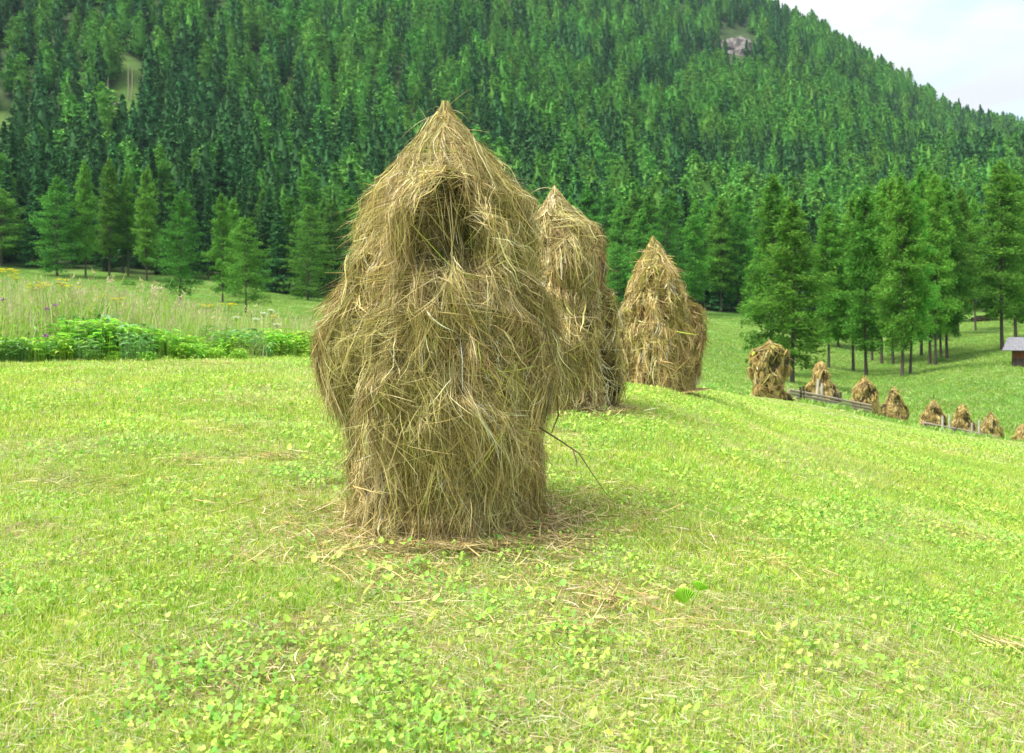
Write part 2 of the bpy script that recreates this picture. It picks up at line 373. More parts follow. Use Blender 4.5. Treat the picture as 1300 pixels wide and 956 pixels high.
# ------------------------------------------------------------------ conifers
def conifer(kind, seed, nb, ns, spr, cb, rmax, tall=1.0, col=((.05, .13, .03),), combined=False, bare=.0, sparse=1.0, lean=0.0):
    """unit-height conifer; returns crown mesh and trunk mesh (or one mesh when combined)"""
    r = np.random.default_rng(seed)
    V = []; Ft = []; C = []; n0 = 0
    tw = MB()
    hs = cb+(1-cb)*(np.linspace(0, 1, nb)**(.92))*.985+r.uniform(-.006, .006, nb)
    az = r.uniform(0, 2*np.pi, nb)
    t = np.clip((hs-cb)/(1-cb), 0, 1)
    if kind == 'larch':
        prof = np.interp(t, [0, .08, .3, .6, .85, .95, 1], [.62, .92, 1, .78, .46, .22, .02])
        lump = .55+.65*r.random(nb)
    else:
        prof = np.interp(t, [0, .05, .3, .6, .85, 1], [.8, 1, .84, .52, .22, .02])
        lump = .75+.4*r.random(nb)
    # slow swelling of the outline round the tree
    lump = lump*(.82+.36*vnoise(hs*9+seed, az*1.1, seed))
    Ls = rmax*prof*lump
    for i in range(nb):
        Lb = Ls[i]; d = np.array([math.cos(az[i]), math.sin(az[i])])
        k = max(3, int(ns*(.25+Lb/rmax)*sparse))
        u = r.uniform(.12 if kind == 'spruce' else .2, 1, k)**.8
        if kind == 'larch':
            rise = .10-.35*(1-t[i])+r.normal(0, .10)
            zc = hs[i]+Lb*(rise*u+.12*u*u)
        else:
            rise = .05-.55*(1-t[i]*.6)
            zc = hs[i]+Lb*(rise*u+.22*u*u)
        lat = r.normal(0, .10+.02*u, k)*Lb*(1.2-u*.5)*(1.6 if kind == 'larch' else 1.8)
        px_ = d[0]*u*Lb-d[1]*lat; py_ = d[1]*u*Lb+d[0]*lat
        c0 = np.c_[px_, py_, zc+r.normal(0, .010 if kind == 'larch' else .006, k)]
        # each sprig is a narrow triangle
        if kind == 'larch':
            dr = np.c_[d[0]+r.normal(0, .9, k), d[1]+r.normal(0, .9, k), r.normal(-.15, .55, k)]
        else:
            dr = np.c_[d[0]+r.normal(0, .7, k), d[1]+r.normal(0, .7, k), r.normal(-.35, .35, k)]
        dr /= np.linalg.norm(dr, axis=1)[:, None]
        sd = np.cross(dr, r.normal(0, 1, (k, 3))+[0, 0, 1.2]); sd /= np.linalg.norm(sd, axis=1)[:, None]+1e-9
        ln = spr*(.6+.9*r.random(k))[:, None]; wd = ln*(.16 if kind == 'larch' else .22)
        a_ = c0-dr*ln*.5; b_ = c0+dr*ln*.5
        mid = c0+r.normal(0, .15, (k, 3))*ln
        v = np.stack([a_, mid+sd*wd, b_, mid-sd*wd], 1).reshape(-1, 3)
        V.append(v); Ft.append(np.arange(k*4).reshape(-1, 4)+n0); n0 += k*4
        cc = pick(col, k, .14, r)*(.8+.4*vnoise(np.array([hs[i]*14]), np.array([az[i]*1.5]), seed+3))
        C.append(np.repeat(cc, 4, 0))
        if not combined or i % 4 == 0:
            if i % 2 == 0 or kind == 'larch':
                tip = np.array([d[0]*Lb*.8, d[1]*Lb*.8, hs[i]+Lb*.8*rise])
                tube(tw, [np.array([0, 0, hs[i]]), tip*.5+np.array([0, 0, hs[i]])*.5, tip], [.0016, .0011, .0004], 3, (.1, .08, .06), 1, False)
    # short dead stubs on the bare stem
    for i in range(int(bare)):
        z = r.uniform(min(.1, cb), cb+.08); a = r.uniform(0, 6.28); l_ = r.uniform(.02, .055)
        tube(tw, [(0, 0, z), (math.cos(a)*l_, math.sin(a)*l_, z-l_*.25)], [.0013, .0005], 3, (.1, .08, .06), 1, False)
    v = np.concatenate(V); c = np.concatenate(C); f = np.concatenate(Ft)
    ml = (M_LARCHF if combined else M_LARCH) if kind == 'larch' else (M_SPRUCEF if combined else M_SPRUCE)
    mb = MB(); mb.add(v, f, c, 0)
    if combined:      # closed inner mass of needles, stepped like the branch tiers
        na, nz_ = 9, 12; zz0 = np.linspace(cb, .985, nz_)
        pr = np.interp((zz0-cb)/(1-cb), [0, .06, .3, .6, .85, 1], [.4, .8, .8, .6, .3, .0])*rmax*.62
        pr = pr*np.where(np.arange(nz_) % 2, .78, 1.06); aa_ = np.arange(na)/na*2*np.pi
        rr_ = pr[:, None]*(.8+.4*r.random((nz_, na)))
        vv = np.stack([np.cos(aa_)[None]*rr_, np.sin(aa_)[None]*rr_, zz0[:, None]-.012+.02*r.random((nz_, na))], -1).reshape(-1, 3)
        ff = [(a*na+b, a*na+(b+1) % na, (a+1)*na+(b+1) % na, (a+1)*na+b) for a in range(nz_-1) for b in range(na)]
        mb.add(vv, ff, np.mean(col, axis=0), 0)
    if tw.v:
        for k_ in tw.f:
            mb.add(np.concatenate(tw.v), np.concatenate(tw.f[k_]), (.1, .08, .06), 1)
    tr = MB(); zz = np.linspace(-.02, .97, 9)
    wob = np.c_[np.sin(zz*4+seed)*.011, np.cos(zz*3+seed)*.009, zz]
    wob[:, :2] -= wob[1, :2]*(1-np.clip(zz, 0, 1))[:, None]
    tube(tr, wob, np.interp(zz, [-.02, .0, .06, .97], [.0125, .011, .009, .0012]), 7, (.1, .08, .06), 0)
    if combined:
        mb.add(np.concatenate(tr.v), np.concatenate(tr.f[4]), (.1, .08, .06), 1)
        return mb.mesh(kind+'_far', [ml, M_BARK], True)
    return mb.mesh(kind+'_crown', [ml, M_BARK]), tr.mesh(kind+'_trunk', [M_BARK], True)

LC = [(.115, .30, .035), (.14, .34, .045), (.09, .26, .032), (.17, .36, .055)]
LC2 = [(.10, .28, .04), (.12, .31, .045), (.08, .23, .035)]
LC3 = [(.11, .30, .05), (.145, .34, .055), (.085, .25, .045)]
SCc = [(.05, .15, .044), (.065, .185, .048), (.038, .12, .04)]
larch_near = [conifer('larch', 11+i, 230, 64, .020, cb, rm, col=LC, bare=34) for i, (cb, rm) in enumerate([(.08, .155), (.11, .17), (.15, .15), (.19, .16), (.27, .14)])]
larch_low = [conifer('larch', 31+i, 180, 58, .021, cb, rm, col=LC2, bare=10) for i, (cb, rm) in enumerate([(.06, .21), (.16, .23), (.04, .25)])]
larch_mid = [conifer('larch', 51+i, 130, 40, .032, cb, rm, col=LC2, bare=6) for i, (cb, rm) in enumerate([(.12, .18), (.2, .2), (.25, .17)])]
spruce_mid = [conifer('spruce', 71+i, 130, 42, .032, cb, rm, col=SCc, bare=4) for i, (cb, rm) in enumerate([(.05, .15), (.10, .13), (.03, .17)])]
larch_far = [conifer('larch', 91+i, 110, 32, .036, .12, rm, col=LC3, combined=True) for i, rm in enumerate([.2, .23, .18])]
spruce_far = [conifer('spruce', 101+i, 110, 32, .034, cb, rm, col=SCc, combined=True) for i, (rm, cb) in enumerate([(.14, .1), (.12, .2), (.16, .08)])]

def tree(pos, h, protos, name, label, group=None, wide=1.0, rz=None):
    t = empty(name, pos, rng.uniform(0, 6.28) if rz is None else rz)
    t.scale = (h*wide, h*wide, h); t.rotation_euler[0] = rng.normal(0, .012); t.rotation_euler[1] = rng.normal(0, .012)
    cr, tk = protos
    link('crown', cr, t); link('trunk', tk, t)
    return tag(t, label, 'tree', group)

def tree_px(px, top, base, protos, name, label, group=None, wpx=None, Y=None, nat=.18):
    Y = Y or depth_for(px, base)
    g = ground_at(px, Y); h = (row_of(px, Y)-top)*Y/F
    w = 1.0 if wpx is None else .86*(wpx*.5/(base-top))/nat
    return tree(g, h, protos, name, label, group, w)

GL = 'larches scattered along the foot of the forest'
tree_px(72, 224, 351, larch_low[0], 'larch_tree', 'pale bushy larch with a broad crown, second tree from the left picture edge', GL, 62)
tree_px(2, 240, 338, larch_low[1], 'larch_tree', 'dark larch cut by the left edge of the picture behind the yellow flowers', GL, 60)
tree_px(109, 204, 352, larch_near[2], 'larch_tree', 'tall narrow larch just right of the pale bushy larch at far left', GL, 48)
tree_px(139, 202, 350, larch_near[3], 'larch_tree', 'tall larch with two bare stems showing, above the yellow flowers at left', GL, 50)
tree_px(163, 214, 350, larch_near[4], 'larch_tree', 'larch with bare lower trunk standing left of the one with hanging low branches', GL, 46)
tree_px(186, 212, 356, larch_near[2], 'larch_tree', 'slender larch rising behind the low-branched larch on the left meadow', GL, 50)
tree_px(228, 243, 393, larch_low[1], 'larch_tree', 'larch with drooping low branches standing in front of the others on the left meadow', GL, 62)
tree_px(283, 246, 384, larch_near[1], 'larch_tree', 'taller larch directly left of the small conical larch in the middle of the left meadow', GL, 50)
tree_px(299, 252, 377, larch_near[0], 'larch_tree', 'larch partly hidden behind the small conical larch on the left meadow', GL, 48)
tree_px(312, 276, 402, larch_low[1], 'larch_tree', 'small conical larch nearest the flowering grass, thin stem showing below', GL, 58)
tree_px(391, 261, 382, larch_low[2], 'larch_tree', 'full bright conical larch with branches to the ground, alone left of the big haystack', GL, 60)
tree_px(785, 310, 398, larch_low[2], 'young_larch', 'small light green young larch between the second and third haystack', GL, 56)
tree_px(846, 256, 402, larch_low[0], 'larch_tree', 'larch whose crown shows just above right of the third haystack tip', GL, 62)
tree_px(882, 254, 399, larch_near[2], 'larch_tree', 'larch with bare lower stem, first one right of the third haystack', GL, 56)
tree_px(915, 250, 396, larch_near[3], 'larch_tree', 'larch with bare trunks below at the left side of the open meadow strip', GL, 58)
tree_px(938, 246, 396, larch_near[1], 'larch_tree', 'dark larch at the forest edge immediately left of the big foreground larch', GL, 56)
tree_px(815, 266, 400, larch_mid[0], 'larch_tree', 'larch rising behind the tip of the third haystack', GL, 56)

GG = 'tall larches of the grove on the right'
grove = [  # column, top, base, prototype, width, label
 (979, 221, 474, 0, 92, 'big larch behind the widest crown, top standing highest left of the grove'),
 (1006, 258, 487, 1, 110, 'broad larch with low drooping branches right behind the T-shaped haystack'),
 (1052, 262, 468, 3, 70, 'thin larch with a long bare stem behind the second distant haystack'),
 (1083, 248, 472, 3, 74, 'leftmost close-set trunk of the grove, rising behind the rail fence'),
 (1099, 236, 478, 2, 84, 'larch with a thick dark forked trunk near the left side of the grove'),
 (1119, 230, 462, 4, 70, 'larch in the grove right of the thick forked trunk'),
 (1107, 262, 458, 4, 60, 'small larch squeezed behind the thick forked trunk'),
 (1133, 226, 462, 3, 70, 'slim larch in the middle of the grove set back from the front trunks'),
 (1146, 224, 479, 2, 86, 'front larch in the middle of the grove, left one of the two nearest trunks'),
 (1156, 232, 476, 3, 72, 'front larch in the middle of the grove, right one of the two nearest trunks'),
 (1170, 214, 452, 4, 72, 'larch behind the pair of nearest trunks at the grove centre'),
 (1180, 216, 463, 2, 74, "leftmost larch of the tight row of trunks at the right of the grove"),
 (1188, 222, 464, 3, 70, 'larch with a small shrub at its foot in the right half of the grove'),
 (1194, 230, 456, 4, 64, 'larch in the tight row of trunks, second from its right end'),
 (1202, 226, 456, 2, 76, 'rightmost trunk of the tight row at the right edge of the grove'),
 (1216, 240, 424, 3, 60, 'lone larch set back on the pale meadow between grove and barn trees'),
 (1238, 252, 420, 4, 50, 'slim larch at the meadow edge above the dark woodpile'),
 (1272, 204, 446, 3, 96, 'tallest larch right beside the barn with its trunk above the roof edge'),
 (1289, 216, 434, 2, 84, 'larch with a dark straight trunk standing directly behind the barn'),
 (1312, 212, 428, 1, 90, 'larch cut by the right picture edge above the barn roof'),
 (1064, 300, 440, 0, 60, 'lower larch behind the thin long-stemmed one left of the grove'),
 (1155, 250, 432, 1, 66, 'larch farthest back in the centre of the grove'),
 (1215, 262, 408, 0, 60, 'low full larch at the back edge of the meadow right of the grove'),
]
for px, top, base, pk, w, lb in grove:
    tree_px(px, top, base, larch_near[pk], 'larch_tree', lb, GG, w, nat=.17)
# shrub at a trunk foot
def shrub_mesh(seed, col, n=500, s=.09):
    r = np.random.default_rng(seed); d = r.normal(0, 1, (n, 3)); d[:, 2] = np.abs(d[:, 2])
    d /= np.linalg.norm(d, axis=1)[:, None]; c0 = d*(.5+.5*r.random((n, 1)))*[1, 1, .9]
    t_ = r.normal(0, 1, (n, 3)); t_ /= np.linalg.norm(t_, axis=1)[:, None]
    u_ = np.cross(t_, r.normal(0, 1, (n, 3))); u_ /= np.linalg.norm(u_, axis=1)[:, None]
    v = np.stack([c0-t_*s, c0+u_*s*.5, c0+t_*s, c0-u_*s*.5], 1).reshape(-1, 3)
    return v, np.arange(n*4).reshape(-1, 4), np.repeat(pick(col, n), 4, 0)
for px, py, s, lb in [(1192, 459, .9, 'low dark green shrub at the foot of a larch trunk in the grove'),
                      (1131, 452, .6, 'small bush between the back trunks of the grove'),
                      (163, 362, 1.5, 'rounded bush in the shade at the left forest edge'),
                      (1216, 405, 1.6, 'rounded bush at the back edge of the pale meadow right of the grove')]:
    Y = depth_for(px, py); v, f, c = shrub_mesh(int(px), LC2)
    t = link('shrub', mesh_np('shrub', v*s*[1.2, 1.2, .9], [f], [M_LARCH], c), None, ground_at(px, Y)); tag(t, lb, 'shrub', 'shrubs at the meadow edge')

# nearest rows of the forest as individual trees, the rest as one object
cand = []
D = 232.0
fp = []
rr = np.random.default_rng(5)
while D < 1350:
    sp = np.interp(D, [230, 400, 1300], [6.6, 10.0, 13.0])
    amin, amax = -R(30), R(30)
    nst = int((amax-amin)*D/sp)
    a = amin+(np.arange(nst)+rr.uniform(-.42, .42, nst)+rr.random())*sp/D
    d = D+rr.uniform(-.45, .45, nst)*sp
    fp.append(np.c_[a, d]); D += sp*.86
fp = np.concatenate(fp)
keep = fp[:, 1] > forest_edge(fp[:, 0])
for ca, cd, wa, wd in CLEAR:
    e = ((fp[:, 0]-ca)/wa)**2+((fp[:, 1]-cd)/wd)**2; keep &= e > 1
ROCK = P(937, 62, 760)
fx = np.sin(fp[:, 0])*fp[:, 1]; fy = np.cos(fp[:, 0])*fp[:, 1]
fz = G(fx, fy)
rpx = 650+fx/fy*F; rpy = HY-(fz-H0)/fy*F
keep &= ~((((rpx-937)/26)**2+((rpy-66)/30)**2 < 1) & (fp[:, 1] > 500))
keep &= rr.random(len(fp)) > .07
keep &= (rpy > -60) & (rpx > -80) & (rpx < 1380)
fp, fx, fy, fz, rpx, rpy = [q[keep] for q in (fp, fx, fy, fz, rpx, rpy)]
hgt = (18+12*rr.random(len(fp)))*(.75+.4*fbm(fx*.02+9, fy*.02+9, 77))*np.where(rr.random(len(fp)) < .12, .65, 1)
hgt *= np.interp(fp[:, 1], [230, 300, 1200], [.86, 1.05, 1.1])
pl = .30+.9*(fbm(fx*.012+3, fy*.012+7, 21)-.5)*2
pl = np.where(rpx > 1000, pl+.15, pl)
is_larch = rr.random(len(fp)) < np.clip(pl+.12, .08, .92)
order = np.argsort(fp[:, 1]); NI = 270
near_i = order[:NI]; far_i = order[NI:]
GF = 'conifers in the front rows of the forest'
for i in near_i:
    side = 'left' if rpx[i] < 420 else ('middle' if rpx[i] < 940 else 'right')
    where = {'left': 'behind the left meadow', 'middle': 'behind the haystacks', 'right': 'behind the grove'}[side]
    if is_larch[i]:
        tree((fx[i], fy[i], fz[i]), hgt[i], larch_mid[i % 3], 'larch_tree', 'mid green larch in the front rows of the forest '+where, GF, rng.uniform(.85, 1.15))
    else:
        tree((fx[i], fy[i], fz[i]), hgt[i]*1.03, spruce_mid[i % 3], 'spruce_tree', 'dark green spruce in the front rows of the forest '+where, GF, rng.uniform(.85, 1.2))
nf = len(far_i)
ix = np.where(is_larch[far_i], rr.integers(0, 3, nf), 3+rr.integers(0, 3, nf))
hw = hgt[far_i]
wd_ = hw*rr.uniform(.95, 1.35, nf)
scatter('forest', np.c_[fx, fy, fz][far_i], np.c_[rr.normal(0, .02, nf), rr.normal(0, .02, nf), rr.uniform(0, 6.28, nf)],
        np.c_[wd_, wd_, hw], ix, larch_far+spruce_far, 'dense forest of spruce and larch covering the mountainside')
print('forest trees', nf)
# bare pale stems standing at the clearing, left
for px, py, h, lb in [(163, 112, 17, 'tall pale bare tree stem at the top of the clearing, left one of the pair'), (168, 108, 16, 'tall pale bare tree stem at the top of the clearing, right one of the pair'),
                      (181, 130, 18, 'grey bare tree stem right of the clearing on the mountainside'), (137, 115, 13, 'pale broken snag left of the clearing'),
                      (19, 150, 17, 'pale bare stem in the forest at the far left')]:
    Yd = depth_for(px, py, 200, 470); mb = MB(); h = h*.9
    pts = [(0, 0, -.3), (.1, 0, h*.3), (-.05, .05, h*.7), (.05, 0, h)]
    tube(mb, pts, [.32, .26, .2, .08], 7, None, 0)
    for k in range(10):
        z = rng.uniform(.4, .95)*h; a = rng.uniform(0, 6.28); l_ = rng.uniform(.4, 1.3)
        tube(mb, [(0, 0, z), (math.cos(a)*l_, math.sin(a)*l_, z-.2*l_)], [.05, .02], 4, None, 0)
    t = link('bare_tree', mb.mesh('bare_tree', [M_WOODGREY], True), None, ground_at(px, Yd-12)); tag(t, lb, 'tree', 'bare pale stems on the mountainside')

# rock outcrop high on the slope and pale stones in the clearing
M_ROCK = noise_mat('rock', (.09, .08, .075), (.22, .195, .18), .25, bump=1.0, detail=10)
def rock_mesh(name, seed, sx, sy, sz, n=40):
    u = np.linspace(0, 2*np.pi, n, endpoint=False); w = np.linspace(-1.3, 1.57, n//2)
    U, W = np.meshgrid(u, w, indexing='ij')
    r_ = 1+.55*(fbm(U*2.2+seed, W*3+seed, seed)-.5)+.5*(vnoise(np.cos(U)*3+9, W*4+9, seed+5)-.5)
    v = np.c_[(np.cos(U)*np.cos(W)*r_*sx).ravel(), (np.sin(U)*np.cos(W)*r_*sy).ravel(), (np.sin(W)*r_*sz).ravel()]
    k = n//2; f = [(i*k+j, ((i+1) % n)*k+j, ((i+1) % n)*k+j+1, i*k+j+1) for i in range(n) for j in range(k-1)]
    return mesh_np(name, v, [np.array(f)], [M_ROCK])
Yr = depth_for(937, 66, 500, 1100)
gr_ = ground_at(937, Yr)
o = link('rock_outcrop', rock_mesh('rock_outcrop', 3, 16, 9, 15), None, gr_+[0, 0, -1], (R(-25), R(14), 0)); tag(o, 'pale pinkish rock outcrop showing through the forest near the top of the mountain', 'rock')
for px, py, s, lb in [(157, 148, 1.0, 'largest pale boulder lying in the grassy clearing on the mountainside'), (148, 132, .8, 'small pale boulder near the top of the grassy clearing'), (162, 160, .6, 'smallest pale stone at the lower end of the grassy clearing')]:
    o = link('boulder', rock_mesh('boulder', int(px), 1.6*s, 1.2*s, 1.1*s, 20), None, ground_at(px, depth_for(px, py, 200, 470))); tag(o, lb, 'boulder', 'boulders in the clearing')

# ------------------------------------------------------------------ haystacks
HAYPAL = np.array([(.60, .47, .26), (.50, .38, .19), (.34, .25, .11), (.68, .57, .36), (.40, .34, .13), (.28, .26, .08), (.52, .47, .22), (.18, .13, .06), (.74, .66, .46), (.12, .09, .04), (.62, .51, .30)])*[1.05, 1.0, .84]
def smin(a, b, k):
    h = np.clip(.5+.5*(b-a)/k, 0, 1); return b*(1-h)+a*h-k*h*(1-h)

def recess(dt, z, ztop, zfull, zbot):
    """wedge that opens downwards under a ridge of hay and fades out at its foot"""
    w = np.clip(.05+.85*(ztop-z), .05, .50)
    v = sstep(0, .13, ztop-z)*(1-sstep(0, 1, (zfull-z)/(zfull-zbot)))
    return v*np.exp(-np.abs(dt/w)**4)

class Stack:
    """R(theta, z): outline of a hay rack built from a core profile and hay hung over cross bars"""
    def __init__(s, prof, bars, cav, H, seed, nth=200, nz=150, wob=.07):
        s.H = H; s.nth = nth; s.nz = nz
        th = np.arange(nth)/nth*2*np.pi; z = np.linspace(0, H, nz)
        T, Z = np.meshgrid(th, z, indexing='ij')
        core = np.interp(Z, [p_[0] for p_ in prof], [p_[1] for p_ in prof])
        rs = np.linspace(1.3, .0, 90)
        Rr = np.zeros_like(T)
        for r_ in rs:
            x = np.cos(T)*r_; y = np.sin(T)*r_
            d = r_-core
            for bar in bars:
                phi, zb, Lb, hang, rad = bar[:5]; slp = bar[5] if len(bar) > 5 else 0
                u = x*math.cos(phi)+y*math.sin(phi); w = -x*math.sin(phi)+y*math.cos(phi)
                zb = zb-slp*np.maximum(u, 0)
                du = np.maximum(np.maximum(-u, u-Lb+rad), 0)
                dz = np.maximum(np.maximum(Z-(zb-rad), (zb-hang)-Z), 0)
                spread = rad*(1+.3*np.clip((zb-Z)/max(hang, .01), 0, 1))
                dd = np.sqrt(du*du+dz*dz+w*w)-spread
                d = smin(d, dd, .07)
            Rr = np.where((Rr == 0) & (d < 0), r_, Rr)
        Rr = np.maximum(Rr, .012)
        # soften the steps of the march, then lumps
        for _ in range(2): Rr = .5*Rr+.25*(np.roll(Rr, 1, 0)+np.roll(Rr, -1, 0))
        for (th0, ztop, zfull, zbot, dep) in cav:
            dt = (T-th0+np.pi) % (2*np.pi)-np.pi
            Rr = Rr*(1-dep*recess(dt, Z, ztop, zfull, zbot))
        cx = np.cos(T)*Rr; cy = np.sin(T)*Rr
        nzs = fbm(cx*6+Z*2+seed*3.1+20, cy*6+Z*6+20, seed, 4)-.5
        fine = 2.4*(fbm(T*13, Z*3+seed, seed+9, 2)-.5)+1.0*(fbm(cx*11+40, cy*11+Z*9+40, seed+19, 2)-.5)
        fine = fine*(1 if nth > 120 else .45)
        Rr = Rr*(1+wob*4*nzs*.6)+.05*fine*np.clip(Rr*4-.25, 0, 1)
        s.R = np.maximum(Rr, .006)
        s.Rz = np.gradient(s.R, z[1]-z[0], axis=1)
        s.th = th; s.z = z
    def look(s, A, th, z):
        i = (th/(2*np.pi)*s.nth) % s.nth; i0 = i.astype(int) % s.nth; fi = i-np.floor(i); i1 = (i0+1) % s.nth
        j = np.clip(z/s.H*(s.nz-1), 0, s.nz-1.001); j0 = j.astype(int); fj = j-j0
        return (A[i0, j0]*(1-fj)+A[i0, j0+1]*fj)*(1-fi)+(A[i1, j0]*(1-fj)+A[i1, j0+1]*fj)*fi

def strand_paths(S, ng, per, seed, lmin, lmax, K=9, tangle=.10, dens_cav=()):
    r = np.random.default_rng(seed)
    # guides, chosen over the surface by area
    W = (S.R+.03)*np.sqrt(1+np.clip(S.Rz, -2.5, 2.5)**2); W = W/W.sum()
    pick_ = r.choice(W.size, ng, p=W.ravel())
    gth = S.th[pick_//S.nz]+r.uniform(-.02, .02, ng); gz = S.z[pick_ % S.nz]+r.uniform(0, .03, ng)
    gz = np.clip(gz, .02, S.H*.995)
    L_ = r.uniform(lmin, lmax, ng)
    psi = (fbm(np.cos(gth)*3+5, gz*4+np.sin(gth)*3+5, seed, 2)-.5)*1.0+r.normal(0, .22, ng)
    tang = r.random(ng) < tangle
    psi = np.where(tang, r.uniform(-1.45, 1.45, ng), psi)
    dpsi = r.normal(0, .3, ng); lift_g = np.where(r.random(ng) < .34, r.uniform(0, .05, ng), 0)+np.where(r.random(ng) < .08, r.uniform(.02, .07, ng), 0)
    n = ng*per
    g = np.repeat(np.arange(ng), per)
    sg = r.uniform(.008, .034, ng)[g]
    th = gth[g]+r.normal(0, 1, n)*sg/np.maximum(.12, S.look(S.R, gth, gz))[g]
    z = np.clip(gz[g]+r.normal(0, 1, n)*sg*1.2, .01, S.H*.998)
    ps = psi[g]+r.normal(0, .16, n); dps = dpsi[g]+r.normal(0, .35, n)
    Ln = L_[g]*r.uniform(.5, 1.15, n)
    wild = r.random(n) < .16
    ps = np.where(wild, ps+r.normal(0, .8, n), ps)
    off0 = r.gamma(2.0, .009, n)-.008+lift_g[g]
    lift = np.where(r.random(n) < .12, r.uniform(0, .07, n), r.uniform(-.004, .012, n))
    flare = (r.random(ng) < .09)[g]; lift = np.where(flare, r.uniform(.03, .15, n)*(.4+r.random(ng)[g]), lift)
    kink = r.integers(2, K, n); kamp = r.normal(0, .6, n)*(r.random(n) < .4)
    stiff = r.random(n) < .05
    ps = np.where(stiff, r.uniform(-1.4, 1.4, n), ps); dps = np.where(stiff, 0, dps); kamp = np.where(stiff, 0, kamp)
    lift = np.where(stiff, r.uniform(-.01, .10, n), lift)
    slim = np.clip(S.look(S.R, th, z)/.16, .12, 1); off0 = off0*slim; lift = lift*slim
    pts = np.zeros((n, K, 3)); rad = S.look(S.R, th, z)+off0
    th0 = gth[g].copy()
    ds = Ln/(K-1)
    for k in range(K):
        t_ = k/(K-1)
        rr_ = rad+lift*t_*t_
        pts[:, k] = np.c_[np.cos(th)*rr_, np.sin(th)*rr_, z]
        if k == K-1: break
        a = np.clip(ps+dps*(t_-.3)+kamp*(k >= kink), -1.5, 1.5)
        rz = np.clip(S.look(S.Rz, th, z), -2.6, .4)
        dz = -ds*np.cos(a)/np.sqrt(1+rz*rz)
        th = th+ds*np.sin(a)/np.maximum(rad, .06)
        z = z+dz
        low = z < .008
        z = np.where(low, .008+r.random(n)*.012, z)
        tgt = S.look(S.R, th, z)+off0
        rad = np.where(low, rad+ds*.7, np.maximum(tgt, rad-.16*np.abs(dz)-.003))
        rad = np.where(rad-tgt > .30, tgt+.3, rad)
    ok = np.ones(n, bool); incav = np.zeros(n, bool); thru = r.random(n) < .95
    for (th0_, ztop, zfull, zbot, dep) in dens_cav:
        for k in range(1, K):
            fth = np.arctan2(pts[:, k, 1], pts[:, k, 0]); fz = pts[:, k, 2]; fr = np.hypot(pts[:, k, 0], pts[:, k, 1])
            dt = (fth-th0_+np.pi) % (2*np.pi)-np.pi
            q = recess(dt, fz, ztop, zfull, zbot)
            hang = fr > S.look(S.R, fth % (2*np.pi), fz)+.05
            ok &= ~((q > .4) & hang & thru & (np.abs(dt+.02) > .045))
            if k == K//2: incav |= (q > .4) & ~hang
    return pts[ok], g[ok], incav[ok], tang[g][ok]

